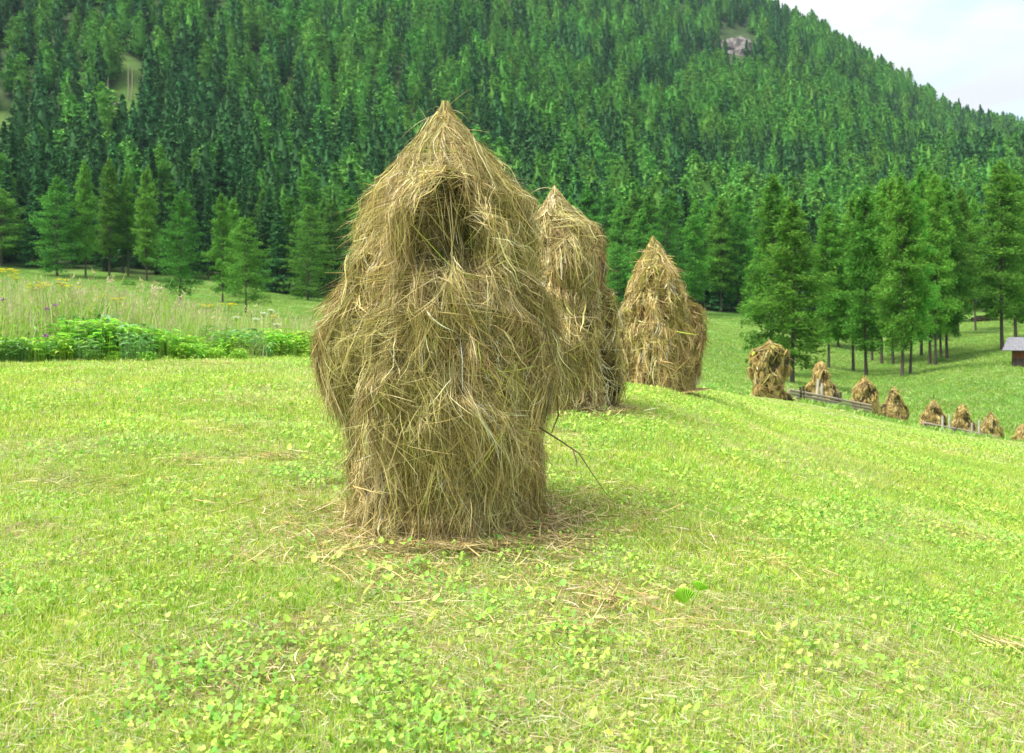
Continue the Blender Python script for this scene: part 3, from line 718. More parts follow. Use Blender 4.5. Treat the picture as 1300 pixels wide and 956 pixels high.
def hay_stack(pos, prof, bars, cav, H, seed, ng, per, lmin, lmax, width, label, rz=0, group='haystacks standing on the mown meadow', cuts=(.46, .86), strays=60, K=9, pole=None, nth=200, nz=150, tint=(1, 1, 1), wob=.07, loc_z=-.02, lean=0):
    r = np.random.default_rng(seed+100)
    S = Stack(prof, bars, cav, H, seed, nth, nz, wob)
    root = empty('haystack', (pos[0], pos[1], pos[2]+loc_z), rz); root.rotation_euler[1] = lean; tag(root, label, 'haystack', group)
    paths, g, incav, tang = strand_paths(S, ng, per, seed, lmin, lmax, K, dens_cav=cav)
    n = len(paths)
    gc = HAYPAL[r.integers(0, len(HAYPAL), ng)]*np.exp(r.normal(0, .52 if width < .01 else .16, (ng, 1)))
    # greener in patches, browner in tangles; recess strands dark olive with shade painted in
    c = gc[g]*.6+HAYPAL[r.integers(0, len(HAYPAL), n)]*.4
    zz = paths[:, 0, 2]; aa = np.arctan2(paths[:, 0, 1], paths[:, 0, 0])
    zone = fbm(aa*2.2+9, zz*3.5+seed, seed+31, 3)
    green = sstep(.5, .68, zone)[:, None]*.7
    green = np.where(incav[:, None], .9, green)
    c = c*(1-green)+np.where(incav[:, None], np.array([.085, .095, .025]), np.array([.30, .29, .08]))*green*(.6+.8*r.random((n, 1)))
    brown = sstep(.52, .7, fbm(aa*2.5+39, zz*4+seed, seed+51, 3))[:, None]*.5
    c = c*(1-brown)+np.array([.25, .165, .075])*brown*(.6+.8*r.random((n, 1)))
    pale = (r.random(n) < .045)[:, None]
    c = np.where(pale, np.array([.60, .52, .33])*(.8+.3*r.random((n, 1))), c)
    gr1 = (r.random(n) < .02)[:, None]
    c = np.where(gr1, np.array([.34, .42, .06]), c)
    c = np.clip(c*np.exp(r.normal(0, .30, (n, 1))), .01, .8)*np.array(tint)
    w = width*np.exp(r.normal(0, .4, n)); w = np.where(pale[:, 0], w*1.15, w)
    side = np.c_[np.cos(aa), np.sin(aa), np.zeros(n)]+r.normal(0, .55, (n, 3))
    # stray stems that leave the surface
    if strays:
        sth = r.uniform(0, 2*np.pi, strays); sz = r.uniform(.25, .985, strays)*H
        r0 = S.look(S.R, sth, sz); p0 = np.c_[np.cos(sth)*r0, np.sin(sth)*r0, sz]
        d = np.c_[np.cos(sth), np.sin(sth), np.zeros(strays)]+r.normal(0, .7, (strays, 3)); d[:, 2] += .15
        d /= np.linalg.norm(d, axis=1)[:, None]
        ln = r.uniform(.06, .26, strays)*np.where(r.random(strays) < .2, 1.5, 1)
        tt = np.linspace(-.3, 1, K)
        sp = p0[:, None]+d[:, None]*(ln[:, None]*tt[None])[..., None]
        sp[:, :, 2] -= (ln*.9)[:, None]*(np.maximum(tt, 0)**2)[None]*r.uniform(.1, 1.1, strays)[:, None]
        paths = np.concatenate([paths, sp]); zz = np.r_[zz, sz]; w = np.r_[w, np.full(strays, width*.9)]
        side = np.vstack([side, r.normal(0, 1, (strays, 3))]); c = np.vstack([c, pick(HAYPAL[[0, 3, 6, 8]], strays, .15, r)*np.array(tint)])
    # hay shell under the strands
    th = S.th; nt_, nz_ = S.R.shape
    V = np.stack([np.cos(th)[:, None]*(S.R-.012), np.sin(th)[:, None]*(S.R-.012), np.broadcast_to(S.z[None], S.R.shape)], -1).reshape(-1, 3)
    i, j = np.meshgrid(np.arange(nt_), np.arange(nz_-1), indexing='ij'); i2 = (i+1) % nt_
    Fq = np.stack([i*nz_+j, i2*nz_+j, i2*nz_+j+1, i*nz_+j+1], -1).reshape(-1, 4)
    fz_ = S.z[j.ravel()]/H
    bounds = [-1]+list(cuts)+[9]; names = ['lower_hay', 'upper_hay', 'hay_cap'] if len(cuts) == 2 else (['lower_hay', 'upper_hay'] if len(cuts) == 1 else ['hay_cover'])
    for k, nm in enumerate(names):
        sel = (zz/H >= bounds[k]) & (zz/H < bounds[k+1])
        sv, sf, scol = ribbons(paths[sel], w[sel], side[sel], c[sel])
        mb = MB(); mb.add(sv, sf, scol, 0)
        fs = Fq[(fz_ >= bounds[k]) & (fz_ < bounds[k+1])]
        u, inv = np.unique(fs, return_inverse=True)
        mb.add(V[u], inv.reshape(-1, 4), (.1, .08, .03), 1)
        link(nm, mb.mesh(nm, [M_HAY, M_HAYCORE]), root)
    if pole:
        mb = MB(); tube(mb, [(0, 0, .1), (0, 0, H*.7), (pole*.05, 0, H+pole)], [.035, .03, .02], 7, None, 0)
        link('pole', mb.mesh('pole', [M_WOODDARK], True), root)
    return root, S

def loose_hay(name, pos, r0, r1, n, wid, seed, bias=(0, 0), label=''):
    r = np.random.default_rng(seed)
    rad = r0+(r1-r0)*r.random(n)**1.9; a = r.uniform(0, 6.28, n)
    cl = fbm(np.cos(a)*rad*4+30, np.sin(a)*rad*4+30, seed); kp = cl > (.3+.3*(rad-r0)/(r1-r0)); rad = rad[kp]; a = a[kp]; n = len(a)
    x = pos[0]+np.cos(a)*rad*1.15+bias[0]*rad; y = pos[1]+np.sin(a)*rad+bias[1]*rad
    h = r.uniform(0, 6.28, n); ln = r.uniform(.05, .26, n); K = 6
    tt = np.linspace(-.5, .5, K); bend = r.normal(0, .35, n)
    X = x[:, None]+np.cos(h)[:, None]*ln[:, None]*tt-np.sin(h)[:, None]*(ln*bend)[:, None]*tt**2
    Yy = y[:, None]+np.sin(h)[:, None]*ln[:, None]*tt+np.cos(h)[:, None]*(ln*bend)[:, None]*tt**2
    up = (.012+.05*np.exp(-(rad-r0)/.12)*r.random(n)+.018*r.random(n))[:, None]+np.abs(r.normal(0, .03, n))[:, None]*(tt+.5)
    Z = G(X, Yy)+up
    c = pick(HAYPAL, n, .15, r)*.95
    v, f, cc = ribbons(np.stack([X, Yy, Z], -1), wid*np.exp(r.normal(0, .35, n)), r.normal(0, .5, (n, 3))+[0, 0, 1], c)
    o = link(name, mesh_np(name, v, [f], [M_HAY], cc)); return tag(o, label, None, None, 'stuff')

cam_dir = -math.pi/2     # towards the viewer in stack space
pA = ground_at(566, 5.55)
hero, SA = hay_stack(pA, [(0, .46), (.15, .45), (.5, .46), (.9, .47), (1.3, .46), (1.6, .40), (1.85, .34), (2.02, .24), (2.14, .165), (2.24, .10), (2.33, .045), (2.40, .008)],
    [(math.pi, 1.72, .64, .30, .15, .70), (math.pi, 1.12, .60, .22, .14), (math.pi+.5, 1.58, .48, .32, .15, .70), (math.pi-.5, 1.58, .46, .32, .15, .70), (0, 1.70, .54, .45, .14, .70), (0, 1.12, .50, .25, .13), (-.5, 1.62, .50, .40, .14, .70), (cam_dir-.12, 2.01, .57, .60, .16, .25), (cam_dir+.1, 1.30, .50, .50, .20, .35), (cam_dir-.5, 1.15, .52, .40, .18, .2), (cam_dir+.6, 1.15, .52, .40, .18, .2), (math.pi-.35, 1.95, .37, .50, .17), (.25, 1.94, .43, .55, .17), (1.4, 1.9, .4, .5, .2)],
    [(cam_dir+.16, 1.98, 1.72, 1.15, .45)], 2.40, 3, 5400, 15, .16, .50, .0027,
    'largest haystack, in the foreground, shaggy with a dark hollow under its top', strays=220, K=9, nth=280, nz=220, wob=.11, tint=(.96, .97, .92))
hero.scale = (1, 1, .985)
pB = ground_at(712, 9.9)
_, SB = hay_stack(pB, [(0, .42), (.4, .40), (.9, .42), (1.3, .36), (1.6, .34), (1.85, .29), (1.98, .16), (2.1, .09), (2.26, .012)],
    [(.2, 1.36, .55, .95, .15, .3), (math.pi+.2, 1.3, .55, .9, .15, .3), (cam_dir+.4, 1.9, .42, .5, .19), (.5, 1.92, .42, .5, .17), (math.pi+.3, 1.93, .40, .5, .17), (cam_dir-.2, 1.25, .5, .6, .2)],
    [], 2.26, 14, 2000, 11, .16, .45, .0055, 'second haystack, half hidden behind the right side of the largest one', strays=60, nth=180, nz=150, lean=-.03)
pC = ground_at(839, 14.2)
_, SC_ = hay_stack(pC, [(0, .42), (.3, .42), (.8, .45), (1.2, .40), (1.5, .32), (1.75, .23), (1.9, .16), (2.05, .10), (2.24, .012)],
    [(.15, 1.25, .60, .5, .17), (math.pi+.1, 1.3, .52, .55, .17), (cam_dir-.1, 1.80, .42, .55, .17), (cam_dir-.35, 1.05, .55, .9, .20), (.25, .78, .54, .45, .12), (.6, 1.72, .36, .45, .14, .4), (math.pi+.2, 1.74, .36, .45, .14, .4)],
    [], 2.24, 25, 1600, 10, .16, .45, .0075, 'third haystack with a sharp tip, standing free at the meadow crest', strays=50, nth=180, nz=150, tint=(1.02, .98, .9), lean=-.05)
# distant stacks down the slope
FS = [ # px, Y, top row, profile scale, bars, seed, label, cuts, pole
 (977, 35.5, 430, [(0, .46), (1.0, .46), (1.75, .5), (1.95, .40), (2.1, .16), (2.25, .012)], [(0, 2.06, .70, .70, .2, .25), (math.pi, 2.04, .68, .75, .2, .25), (cam_dir-.95, 1.42, .66, 1.2, .2), (math.pi-.2, 1.3, .50, 1.2, .2), (.1, .62, .80, .2, .16, .55), (math.pi, .55, .72, .2, .14, .5)], 41, 'T-shaped haystack with wide top and narrow foot at the left end of the rail fence', .06),
 (1042, 47, 457, [(0, .6), (.5, .6), (1.2, .42), (1.7, .3), (1.95, .2), (2.1, .012)], [(0, .9, .85, .8, .2), (math.pi, .9, .8, .8, .2), (cam_dir+.2, 1.75, .45, .7, .18)], 42, 'bell-shaped distant haystack behind the rail fence with its two pale posts', 0),
 (1098, 50, 476, [(0, .62), (.7, .62), (1.2, .55), (1.6, .42), (1.85, .2), (2.1, .012)], [(cam_dir-.3, 1.6, .6, 1.2, .2), (0, 1.3, .65, .9, .2), (math.pi, 1.3, .65, .9, .2)], 43, 'rounded distant haystack at the right end of the rail fence', 0),
 (1135, 56, 490, [(0, .55), (.5, .6), (1.0, .5), (1.6, .35), (1.9, .2), (2.1, .012)], [(0, .95, .78, .5, .2), (math.pi, .95, .8, .5, .2), (cam_dir+.1, 1.75, .5, .5, .2)], 44, 'distant haystack with a dark hollow, in the gap between the two fences', 0),
 (1185, 57, 506, [(0, .55), (.5, .55), (1.0, .48), (1.5, .38), (1.8, .2), (2.0, .012)], [(0, .95, .72, .5, .18), (math.pi, 1.0, .78, .5, .18), (cam_dir, 1.65, .45, .6, .18)], 45, 'distant haystack with pole tip sticking out, at left end of low pole fence', .22),
 (1222, 59, 512, [(0, .62), (.5, .6), (1.0, .5), (1.6, .36), (1.9, .2), (2.05, .012)], [(0, .85, .8, .6, .18), (math.pi, .9, .68, .6, .18), (cam_dir-.1, 1.7, .45, .7, .18)], 46, 'distant haystack behind the two dark slanted stakes of the low pole fence', 0),
 (1258, 62, 521, [(0, .55), (.5, .58), (1.0, .5), (1.5, .35), (1.75, .16), (2.0, .012)], [(0, .9, .75, .5, .18), (math.pi, .95, .7, .5, .18), (cam_dir+.1, 1.6, .45, .6, .18)], 47, 'distant haystack at the right end of the low pole fence', 0),
 (1299, 64, 537, [(0, .55), (.5, .6), (1.0, .5), (1.3, .35), (1.6, .2), (1.75, .012)], [(0, .8, .75, .5, .18), (math.pi, .75, .8, .5, .18)], 48, 'small distant haystack cut by the right picture edge', 0)]
for px, Y, top, prof, bars, sd, lb, pole in FS:
    g = ground_at(px, Y); ztop = H0-(top-HY)/F*Y; Hh = prof[-1][0]; s = (ztop-g[2])/Hh
    bars = [b if abs(math.sin(b[0])) > .3 or sd == 41 else (b[0], b[1]+.55, b[2]-.04, b[3], b[4], .55) for b in bars]
    rt, _ = hay_stack(g, prof, bars, [(cam_dir+.1, Hh*.84, Hh*.66, Hh*.45, .35)], Hh, sd, 320, 14, .18, .5, .018, lb, cuts=(.6,), strays=24, K=6, nth=100, nz=90, pole=pole, tint=(1.05, .98, .82), wob=.09)
    rt.scale = (.98, .98, s)
    print('stack', px, 'scale', round(s, 2), 'row', round(float(row_of(px, Y)), 1))
loose_hay('loose_hay', pA, .40, 1.5, 8500, .0032, 5, (.28, -.08), 'tangle of fallen tan hay lying on the stubble round the largest haystack')
loose_hay('loose_hay', pB, .40, 1.2, 1800, .005, 6, (.25, 0), 'fallen hay on the ground round the second haystack')
loose_hay('loose_hay', pC, .40, 1.0, 1000, .007, 8, (0, 0), 'fallen hay on the ground round the third haystack')

r_ = np.random.default_rng(77); LX, LC_, LF, n0 = [], [], [], 0
for k_ in range(34):
    Yk = r_.uniform(3.2, 13) if k_ > 3 else (4.3, 4.0, 6.6, 4.6)[k_]; pk = r_.uniform(0, 1300) if k_ > 3 else (775, 690, 240, 560)[k_]
    if abs(pk-566) < 140 and Yk > 4.8: continue
    c_ = ground_at(pk, Yk); n_ = int(r_.uniform(60, 170)); K_ = 5; tt = np.linspace(-.5, .5, K_)
    q = r_.normal(0, 1, (n_, 2))*r_.uniform(.06, .22)*[1.5, .8]; h = r_.uniform(0, 6.28, n_); ln = r_.uniform(.04, .2, n_); bn = r_.normal(0, .3, n_)
    X = c_[0]+q[:, :1]+np.cos(h)[:, None]*ln[:, None]*tt-np.sin(h)[:, None]*(ln*bn)[:, None]*tt**2; Yy = c_[1]+q[:, 1:]+np.sin(h)[:, None]*ln[:, None]*tt+np.cos(h)[:, None]*(ln*bn)[:, None]*tt**2
    Z = G(X, Yy)+r_.uniform(.02, .055, n_)[:, None]
    v, f, c = ribbons(np.stack([X, Yy, Z], -1), .0035*np.exp(r_.normal(0, .3, n_)), r_.normal(0, .4, (n_, 3))+[0, 0, 1], pick(HAYPAL, n_, .2, r_)*.85)
    LX.append(v); LF.append(f+n0); LC_.append(c); n0 += len(v)
o = link('loose_hay', mesh_np('hay_litter', np.concatenate(LX), [np.concatenate(LF)], [M_HAY], np.concatenate(LC_))); tag(o, 'wisps of tan hay dropped here and there on the mown grass', None, None, 'stuff')

# brittle weed stalk that sticks out of the large stack, and a thin curved blade at its top
def at(px, py, Y, base): return P(px, py, Y)-base
mb = MB(); bs = np.array([pA[0], pA[1], pA[2]-.02])
yy = 5.35
tube(mb, [at(684, 540, yy, bs), at(712, 558, yy-.05, bs), at(735, 574, yy-.08, bs), at(752, 600, yy-.1, bs), at(771, 628, yy-.12, bs)], [.006, .005, .004, .003, .002], 5, (.16, .13, .05))
tube(mb, [at(726, 566, yy-.06, bs), at(731, 580, yy-.1, bs), at(733, 592, yy-.1, bs)], [.003, .005, .001], 4, (.2, .15, .08))
tube(mb, [at(735, 574, yy-.08, bs), at(748, 578, yy-.1, bs)], [.003, .001], 4, (.2, .2, .06))
tube(mb, [at(707, 500, yy, bs), at(709, 525, yy, bs), at(700, 548, yy, bs)], [.004, .004, .002], 4, (.13, .08, .04))
link('weed_stalk', mb.mesh('weed_stalk', [M_HAY], True), hero)

# ------------------------------------------------------------------ fences
def rail_fence(name, a, b, label, rails, parts):
    root = empty(name, a); tag(root, label, 'fence')
    d = b-a; return root, d
aF = ground_at(1001, 40.0); bF = ground_at(1107, 46.5)
zt = lambda py, Y: H0-(py-HY)/F*Y
aT = P(1002, 495, 40.0); bT = P(1105, 515, 46.5)
root = empty('rail_fence', (aT[0], aT[1], aF[2])); tag(root, 'low weathered fence of stacked grey rails running between the distant haystacks', 'fence')
org = np.array([aT[0], aT[1], aF[2]])
for k in range(6):
    a_ = aT-org-[0, 0, k*.13]; b_ = bT-org-[0, 0, k*.135]
    ex = rng.uniform(-.1, .2)
    dv = (b_-a_)/np.linalg.norm(b_-a_)
    mb = MB(); tube(mb, [a_-dv*ex, a_*.5+b_*.5+[0, 0, rng.normal(0, .01)], b_+dv*rng.uniform(-.1, .2)], [.06, .055, .062], 6, None, 0)
    link('rail', mb.mesh('rail', [M_WOODGREY], True), root)
for px_, t0, mt, hh, lean, nm in [(1016, 491, M_WOODDARK, .75, .03, 'post'), (1020, 490, M_WOODDARK, .8, -.02, 'post'), (1063, 499, M_WOODDARK, .95, .05, 'post'), (1067, 498, M_WOODDARK, .95, -.03, 'post'),
                               (1039, 481, M_WOODPALE, 1.3, -.12, 'post'), (1043.5, 487, M_WOODPALE, 1.15, .0, 'post')]:
    t_ = (px_-1002)/103; Yp = 40+6.5*t_+(-.18 if nm else 0)
    tp = P(px_, t0, Yp)-org; mb = MB()
    tube(mb, [tp+[lean, 0, -hh-.3], tp+[lean*.4, 0, -hh*.4], tp], [.065, .06, .05], 6, None, 0)
    o = link('post', mb.mesh('post', [mt], True), root)
    if mt is M_WOODPALE: o['label'] = 'pale new wooden post'
# low pole fence
aT = P(1172, 537, 48.0); bT = P(1264, 555, 50.0); root = empty('pole_fence', (aT[0], aT[1], ground_at(1172, 48)[2])); org = np.array(root.location)
tag(root, 'low fence of two long poles with pale upright posts in front of the farthest haystacks', 'fence')
for k, (o1, o2) in enumerate([(0, 0), (.16, .05)]):
    a_ = aT-org-[0, 0, o1]; b_ = bT-org-[.0, 0, o2]
    mb = MB(); tube(mb, [a_, a_*.5+b_*.5+[0, 0, .03], b_], [.07, .06, .05], 6, None, 0); link('rail', mb.mesh('rail', [M_WOODGREY], True), root)
for px_, t0, b0 in [(1196.5, 528, 557), (1205.5, 526, 555), (1234, 537, 562), (1243, 534, 560)]:
    Yp = 47.8+2*(px_-1172)/92; tp = P(px_, t0, Yp)-org; bt = P(px_, b0+8, Yp)-org; mb = MB()
    tube(mb, [bt, tp], [.06, .05], 6, None, 0); o = link('post', mb.mesh('post', [M_WOODPALE], True), root); o['label'] = 'pale upright post'
for x0, y0, x1, y1 in [(1216, 540, 1210, 556), (1223, 539, 1217, 558)]:
    mb = MB(); tube(mb, [P(x1, y1, 48.6)-org, P(x0, y0, 48.8)-org], [.04, .035], 6, None, 0); o = link('stake', mb.mesh('stake', [M_WOODDARK], True), root)

# ------------------------------------------------------------------ barn at the right edge
Yb = 112.0; gb = ground_at(1285, Yb)
barn = empty('barn', (gb[0], gb[1], gb[2]-.2), R(-35)); tag(barn, 'small dark log barn with a grey shingle roof at the right edge of the picture', 'barn')
W_, D_, Hw = 9.0, 6.5, 2.3
M_LOG = noise_mat('barn_boards', (.05, .036, .03), (.12, .09, .075), 2.5, stretch=(6, 6, .5), bump=.5)
M_LOGRED = noise_mat('reddish_boards', (.12, .045, .025), (.26, .10, .05), 2.5, stretch=(6, 6, .5), bump=.5)
M_ROOF = noise_mat('grey_roof', (.11, .11, .12), (.2, .2, .22), 2, stretch=(5, .8, 1), bump=.3)
mbl = MB(); mbu = MB()
for k in range(30):     # vertical boards, long front and gable sides
    x = (k+.5)*W_/30
    box(mbl, (x, 0, .6), W_/30-.02, .08, 1.2, jit=.01); box(mbu, (x, -.02+rng.uniform(-.01, .01), 1.2+.49), W_/30-.03, .07, .95)
    box(mbl, (x, D_, 1.25), W_/30-.02, .08, 2.5)
for k in range(20):
    y = .05+(k+.5)*(D_-.1)/20; hg = 1.5+1.0+min(y, D_-y)*.36-.2
    for x in (0, W_): box(mbl, (x, y, hg/2), .08, (D_-.1)/20-.02, hg)
link('wall', mbl.mesh('barn_wall', [M_LOG]), barn)
o = link('upper_boards', mbu.mesh('barn_upper', [M_LOGRED]), barn); o['label'] = 'reddish brown boards under the eave'
for sg, nm in ((0, 0), (1, 1)):
    mb = MB(); n_ = 14
    for k in range(n_):
        y0 = -.8+k*(D_/2+.8)/n_; z0 = Hw-.28+k*(D_/2+.8)/n_*.36
        yy_ = y0 if sg == 0 else D_-y0
        box(mb, (W_/2, yy_+(.15 if sg == 0 else -.15), z0+.12+.03), W_+1.8, .36, .05, 0, (math.atan(.34)*(1 if sg == 0 else -1), 0), jit=.008)
    link('roof_side', mb.mesh('barn_roof', [M_ROOF]), barn)
# dark woodpile under the trees
Yw = depth_for(1250, 408); gw = ground_at(1250, Yw); mb = MB()
for k in range(46):
    a_ = rng.uniform(-.35, .35); x = rng.uniform(-2.6, 2.6); z = rng.uniform(.1, 1.5)*(1-abs(x)/3.4)
    d_ = np.array([math.cos(a_)*1.2, rng.uniform(-.6, .6), math.sin(a_)*.6]); c_ = np.array([x, rng.uniform(-.6, .6), z])
    tube(mb, [c_-d_, c_+d_], [.12, .08], 6, None, 0)
o = link('woodpile', mb.mesh('woodpile', [M_WOODDARK], True), None, gw); tag(o, 'heap of dark brown logs at the back of the pale meadow on the right', 'woodpile')

# ------------------------------------------------------------------ ground cover
GP = [(.42, .60, .06), (.50, .64, .09), (.34, .54, .05), (.56, .64, .15), (.24, .44, .04), (.60, .64, .28), (.47, .60, .10), (.36, .50, .09), (.18, .36, .04)]
YP = [(.62, .58, .30), (.66, .62, .38), (.54, .50, .24), (.70, .68, .46), (.46, .38, .20), (.40, .28, .18)]
CPc = [(.34, .56, .07), (.42, .60, .10), (.26, .46, .06), (.48, .60, .14), (.20, .40, .06)]
BP = [(.12, .26, .04), (.16, .33, .05), (.10, .22, .05)]
def grass_patch(name, seed, n, size, hmin, hmax, wid, straw=.25, lean=.5, pal=GP, K=4):
    r = np.random.default_rng(seed)
    x = r.uniform(-.5, .5, n)*size; y = r.uniform(-.5, .5, n)*size
    h = r.uniform(hmin, hmax, n)*(.65+.7*vnoise(x*14+50, y*14+50, seed)); a = r.uniform(0, 6.28, n); ln = np.abs(r.normal(0, lean, n))
    st = r.random(n) < straw
    tt = np.linspace(0, 1, K)
    out_ = (h*ln)[:, None]*tt**1.6
    lay = st & (r.random(n) < .7)
    X = x[:, None]+np.cos(a)[:, None]*np.where(lay[:, None], (h*1.8)[:, None]*tt, out_); Y = y[:, None]+np.sin(a)[:, None]*np.where(lay[:, None], (h*1.8)[:, None]*tt, out_)
    Z = np.where(lay[:, None], r.uniform(.004, .03, n)[:, None]+r.normal(0, .006, n)[:, None]*tt, h[:, None]*(tt-.25*ln[:, None]*tt**2)-.004)
    c = np.where(st[:, None], pick(YP, n, .15, r), pick(pal, n, .15, r))
    w = wid*r.uniform(.6, 1.5, n)*np.where(st, .6, 1)
    side = np.c_[-np.sin(a), np.cos(a), np.zeros(n)]; side = np.cross(np.c_[np.cos(a), np.sin(a), np.zeros(n)+.001], side)+r.normal(0, .5, (n, 3))
    v, f, cc = ribbons(np.stack([X, Y, Z], -1), w, side, c)
    return mesh_np(name, v, [f], [M_GRASS], cc)
def clover_patch(name, seed, n, size, rad, pal=CPc, hgt=(.02, .065), lob=(1, 3)):
    r = np.random.default_rng(seed); mb = MB()
    x = r.uniform(-.5, .5, n)*size; y = r.uniform(-.5, .5, n)*size
    gx_ = vnoise(x*7+20, y*7+20, seed); kp = gx_ > .38; x = x[kp]; y = y[kp]; n = len(x)
    for i in range(n):
        R_ = rad*r.uniform(.5, 1.3); z = r.uniform(*hgt); c = pick(pal, 1, .15, r)[0]
        tilt = r.normal(0, .6, 2); k = r.integers(lob[0], lob[1]+1); a0 = r.uniform(0, 6.28)
        k = 3 if k > 1 else 1
        for q in range(k):
            a = a0+q*2*np.pi/3
            if k == 1:
                cx, cy, rr_ = 0, 0, R_; m_ = 8
            else: cx, cy, rr_ = math.cos(a)*R_*.55, math.sin(a)*R_*.55, R_*.5; m_ = 6
            th = np.arange(m_)/m_*6.283; sc = 1+.12*np.cos(th*5)*(k == 1)
            px_ = cx+np.cos(th)*rr_*sc; py_ = cy+np.sin(th)*rr_*sc
            pz_ = z+px_*tilt[0]+py_*tilt[1]+.25*rr_*(k == 1)
            vv = np.c_[px_+x[i], py_+y[i], pz_]; vv = np.vstack([vv, [cx+x[i], cy+y[i], z+cx*tilt[0]+cy*tilt[1]]])
            mb.add(vv, [(j, (j+1) % m_, m_) for j in range(m_)], c)
    return mb.mesh(name, [M_HERB])

grass_hi = [grass_patch('grass_patch', 200+i, 1700, .5, .018, .055, .0042, st, .6) for i, st in enumerate([.10, .20, .40, .2])]
grass_md = [grass_patch('grass_patch', 210+i, 900, .6, .025, .07, .007, st, .6, K=3) for i, st in enumerate([.10, .20, .40])]
grass_lo = [grass_patch('grass_patch', 220+i, 650, 1.2, .018, .05, .016, st, .6, K=3) for i, st in enumerate([.10, .20, .36])]
clov_hi = [clover_patch('clover_patch', 230+i, 340, .5, .0085) for i in range(3)]+[clover_patch('clover_patch', 240, 30, .5, .011, hgt=(.02, .06), lob=(1, 1))]
clov_md = [clover_patch('clover_patch', 250+i, 170, .8, .010) for i in range(2)]

def field_points(y0, y1, step, jit=.5):
    pts = []
    y = y0
    while y < y1:
        hw = .58*y+.8
        n = int(2*hw/step)+1
        x = -hw+np.arange(n)*step+rng.uniform(-jit, jit, n)*step
        pts.append(np.c_[x, y+rng.uniform(-jit, jit, n)*step]); y += step*.85
    return np.concatenate(pts)
HLINE = [(-300, 12.6), (0, 12.6), (200, 13.2), (400, 14.6), (600, 17), (790, 20.5), (900, 22)]
def herb_front(px): return np.interp(px, [q[0] for q in HLINE], [q[1] for q in HLINE])
def slope_rot(x, y, rz):
    """euler angles of a patch spun by rz about its own axis and laid on the slope"""
    e = .3; dx = (G(x+e, y)-G(x-e, y))/(2*e); dy = (G(x, y+e)-G(x, y-e))/(2*e)
    n = np.stack([-dx, -dy, np.ones_like(dx)], -1); n /= np.linalg.norm(n, axis=1)[:, None]
    u = np.stack([np.cos(rz), np.sin(rz), np.zeros_like(rz)], -1); u = u-n*(u*n).sum(1)[:, None]; u /= np.linalg.norm(u, axis=1)[:, None]
    v = np.cross(n, u)
    return np.c_[np.arctan2(v[:, 2], n[:, 2]), -np.arcsin(np.clip(u[:, 2], -1, 1)), np.arctan2(u[:, 1], u[:, 0])]
def lay(y0, y1, step, protos_n, prob=None, dens=None):
    p_ = field_points(y0, y1, step); px = 650+p_[:, 0]/p_[:, 1]*F
    kp = (px > 900) | (p_[:, 1] < herb_front(px)+.3)
    if dens is not None: kp &= rng.random(len(p_)) < dens(p_[:, 0], p_[:, 1])
    d0 = np.hypot(p_[:, 0]-pA[0], p_[:, 1]-pA[1]); kp &= d0 > .38
    p_ = p_[kp]; return p_
STR = lambda x, y: fbm(x*.9+70, y*.9+70, 61, 4)
def sel_kind(p_, k):
    s = STR(p_[:, 0], p_[:, 1])+rng.normal(0, .05, len(p_))
    d0 = np.hypot(p_[:, 0]-pA[0], p_[:, 1]-pA[1]); s = s+.22*np.exp(-(d0/1.1)**2)
    return np.clip((s-.36)/.28*k, 0, k-1e-3).astype(int)
PT, RT, ST, IX = [], [], [], []
base = 0
for (y0, y1, step, protos) in [(1.6, 7.4, .30, grass_hi[:3]), (7.2, 15.5, .42, grass_md), (15.2, 46, .85, grass_lo)]:
    p_ = lay(y0, y1, step, len(protos)); rz = rng.uniform(0, 6.28, len(p_))
    PT.append(np.c_[p_, G(p_[:, 0], p_[:, 1])]); RT.append(slope_rot(p_[:, 0], p_[:, 1], rz))
    s = rng.uniform(.85, 1.15, len(p_)); ST.append(np.c_[s, s, s*rng.uniform(.7, 1.2, len(p_))]); IX.append(base+sel_kind(p_, len(protos))); base += len(protos)
scatter('mown_grass', np.concatenate(PT), np.concatenate(RT), np.concatenate(ST), np.concatenate(IX), grass_hi[:3]+grass_md+grass_lo, 'short yellow-green mown grass and stubble')
PT, RT, ST, IX = [], [], [], []
cd = lambda x, y: np.clip((fbm(x*1.1+20, y*1.1+20, 91, 3)-.35)*5, .10, 1)
for (y0, y1, step, b0, kk) in [(1.6, 9, .36, 0, 4), (8.8, 22, .6, 4, 2)]:
    p_ = lay(y0, y1, step, 3, dens=cd); rz = rng.uniform(0, 6.28, len(p_))
    PT.append(np.c_[p_, G(p_[:, 0], p_[:, 1])]); RT.append(slope_rot(p_[:, 0], p_[:, 1], rz)); ST.append(rng.uniform(.8, 1.3, len(p_))); IX.append(b0+rng.integers(0, kk, len(p_)))
scatter('clover', np.concatenate(PT), np.concatenate(RT), np.concatenate(ST), np.concatenate(IX), clov_hi+clov_md, 'bright green clover and small round leaves in the stubble')

